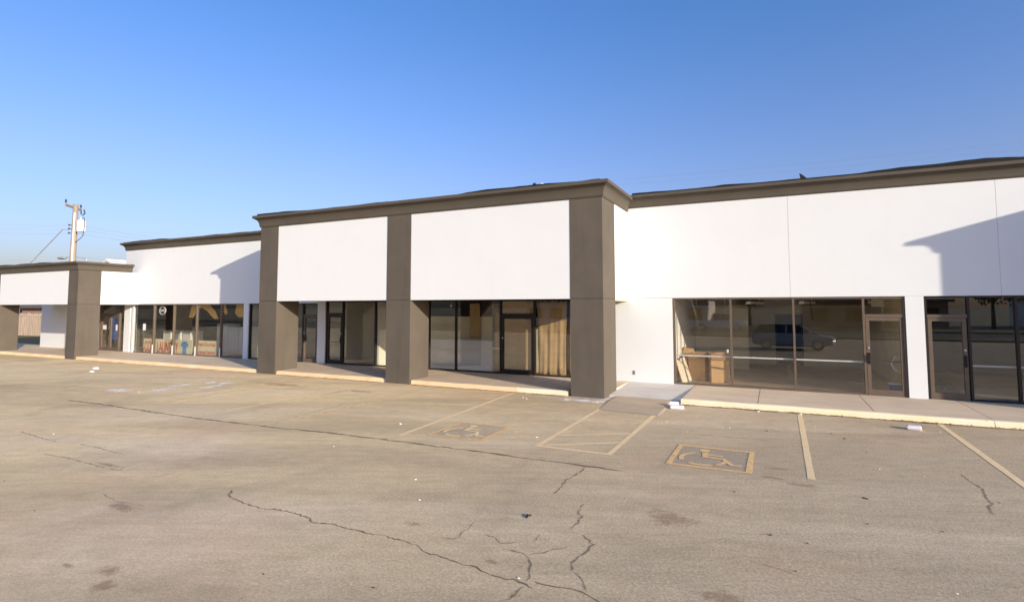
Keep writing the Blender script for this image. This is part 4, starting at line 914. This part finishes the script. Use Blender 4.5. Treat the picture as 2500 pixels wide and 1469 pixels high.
def shed(x0,x1,y0,y1,h,label,mw,mr,seed):
    t=thing('roadside_building',label,'building',((x0+x1)/2,(y0+y1)/2,0))
    m=MB(); m.box(x0,x1,y0,y1,-.05,h); m.build('wall',M[mw],t)
    m=MB(); m.box(x0-.4,x1+.4,y0-.4,y1+.9,h+.002,h+.3); m.build('roof',M[mr],t)
    n=max(2,int((x1-x0)/3.2))
    for i in range(n):
        xc=x0+(i+.5)*(x1-x0)/n
        f=MB(); f.box(xc-.95,xc+.95,y1+.002,y1+.06,.7,2.3); fr=f.build('window',M['dark_alu'],t)
        p=MB(); p.box(xc-.85,xc+.85,y1+.061,y1+.07,.8,2.2); p.build('pane',M['carglass'],fr)
    return t
shed(-34,-8,-50,-40,3.3,'low tan building across the street mirrored in the main bay glass','siding','roofing',1)
shed(3,17,-47,-39,2.9,'low brick building across the street mirrored in the right shop glass','brick','roofing',2)
shed(26,52,-52,-42,3.1,'low pale building across the street mirrored in the far right glass','drywall','roofing',3)
def leafy(x,y,h,r,label,seed):
    t=thing('street_tree',label,'tree',(x,y,0)); rd=random.Random(seed)
    m=MB(); m.tube((x,y,0),(x,y,h*.55),.22,.12,8)
    for k in range(5):
        a=rd.uniform(0,6.28); m.tube((x,y,h*.4),(x+math.cos(a)*r*.6,y+math.sin(a)*r*.6,h*.75),.09,.03,6)
    m.build('trunk',M['bark'],t)
    c=MB()
    for k in range(1400):
        u=rd.random()**.4; a=rd.uniform(0,6.28); b_=math.acos(rd.uniform(-1,1)); rr_=r*u*(.75+.35*math.sin(3*a+seed)*math.sin(2*b_))
        p=Vector((x+rr_*math.sin(b_)*math.cos(a),y+rr_*math.sin(b_)*math.sin(a),h*.68+rr_*.8*math.cos(b_)))
        d1=Vector((rd.gauss(0,1),rd.gauss(0,1),rd.gauss(0,1))).normalized()*.16; d2=d1.orthogonal().normalized()*.12
        c.poly([p+d1,p+d2,p-d1,p-d2],[(0,1,2,3)])
    c.build('crown',M['foliage'],t)
leafy(20.5,-38,6.5,2.6,'dark evergreen tree across the street right of the brick building',4); leafy(-3,-42,5.5,2.2,'dark evergreen tree across the street left of the brick building',6)
t=thing('street_pole','wooden street pole across the road mirrored in the far right glass','utility pole',(9.5,-30,0))
m=MB(); m.tube((9.5,-30,0),(9.5,-30,9),.16,.11,10); m.build('pole',M['wood_pole'],t); m=MB(); m.box(8.3,10.7,-30.2,-30.08,8.3,8.42); m.build('crossarm',M['wood_pole'],t)

# ------------------------------------------------------------------ light
sun_dir=Vector((2.2,-1.0,.60)).normalized()
elev=math.asin(sun_dir.z); az=math.atan2(sun_dir.x,sun_dir.y)
ld=bpy.data.lights.new('sun','SUN'); ld.energy=3.2; ld.angle=R(.5); ld.color=(1,.87,.70)
so=bpy.data.objects.new('sun',ld); COL.objects.link(so); so.rotation_euler=sun_dir.to_track_quat('Z','Y').to_euler(); so.location=(40,-30,25)
w=bpy.data.worlds.new('World'); S.world=w; w.use_nodes=True; nt=w.node_tree; nt.nodes.clear()
sk=nt.nodes.new('ShaderNodeTexSky'); sk.sky_type='NISHITA'; sk.sun_disc=False; sk.sun_elevation=elev; sk.sun_rotation=az
sk.altitude=0; sk.air_density=1.3; sk.dust_density=2.0; sk.ozone_density=4.0
bg=nt.nodes.new('ShaderNodeBackground'); bg.inputs['Strength'].default_value=.13
ou=nt.nodes.new('ShaderNodeOutputWorld')
tn=nt.nodes.new('ShaderNodeMix'); tn.data_type='RGBA'; tn.blend_type='MULTIPLY'; tn.inputs[0].default_value=1; tn.inputs[7].default_value=(.63,.70,.91,1)
nt.links.new(sk.outputs[0],tn.inputs[6])
tc=nt.nodes.new('ShaderNodeTexCoord'); sz=nt.nodes.new('ShaderNodeSeparateXYZ'); nt.links.new(tc.outputs['Generated'],sz.inputs[0])
cr=nt.nodes.new('ShaderNodeValToRGB'); e=cr.color_ramp.elements; e[0].position=.03; e[0].color=(.89,.745,.80,1); e[1].position=.48; e[1].color=(.60,.71,.78,1)
e2=e.new(.22); e2.color=(.88,.72,.75,1); nt.links.new(sz.outputs['Z'],cr.inputs['Fac'])
t2=nt.nodes.new('ShaderNodeMix'); t2.data_type='RGBA'; t2.blend_type='MULTIPLY'; t2.inputs[0].default_value=1
t3=nt.nodes.new('ShaderNodeVectorMath'); t3.operation='SCALE'; t3.inputs['Scale'].default_value=1.42
nt.links.new(tn.outputs[2],t2.inputs[6]); nt.links.new(cr.outputs['Color'],t2.inputs[7]); nt.links.new(t2.outputs[2],t3.inputs[0]); nt.links.new(t3.outputs[0],bg.inputs[0]); nt.links.new(bg.outputs[0],ou.inputs[0])

# ------------------------------------------------------------------ camera
cd=bpy.data.cameras.new('camera'); cam=bpy.data.objects.new('camera',cd); COL.objects.link(cam); S.camera=cam
r_=Vector((.90174795,.43225918,-.00162467)); u_=Vector((.02969372,-.05819438,.99786357)); f_=Vector((-.43124115,.89986966,.06531205))
mw=Matrix(((r_.x,u_.x,-f_.x,0),(r_.y,u_.y,-f_.y,0),(r_.z,u_.z,-f_.z,2.5),(0,0,0,1))); cam.matrix_world=mw
cd.sensor_fit='HORIZONTAL'; cd.sensor_width=36; cd.lens=18.998; cd.shift_x=-.00354; cd.shift_y=-.02929
cd.clip_start=.05; cd.clip_end=3000
S.view_settings.view_transform='Standard'; S.view_settings.look='None'; S.view_settings.exposure=.95; S.view_settings.gamma=1
S.render.engine='CYCLES'; S.cycles.use_denoising=True; S.cycles.max_bounces=16; S.cycles.diffuse_bounces=9; S.cycles.transparent_max_bounces=20
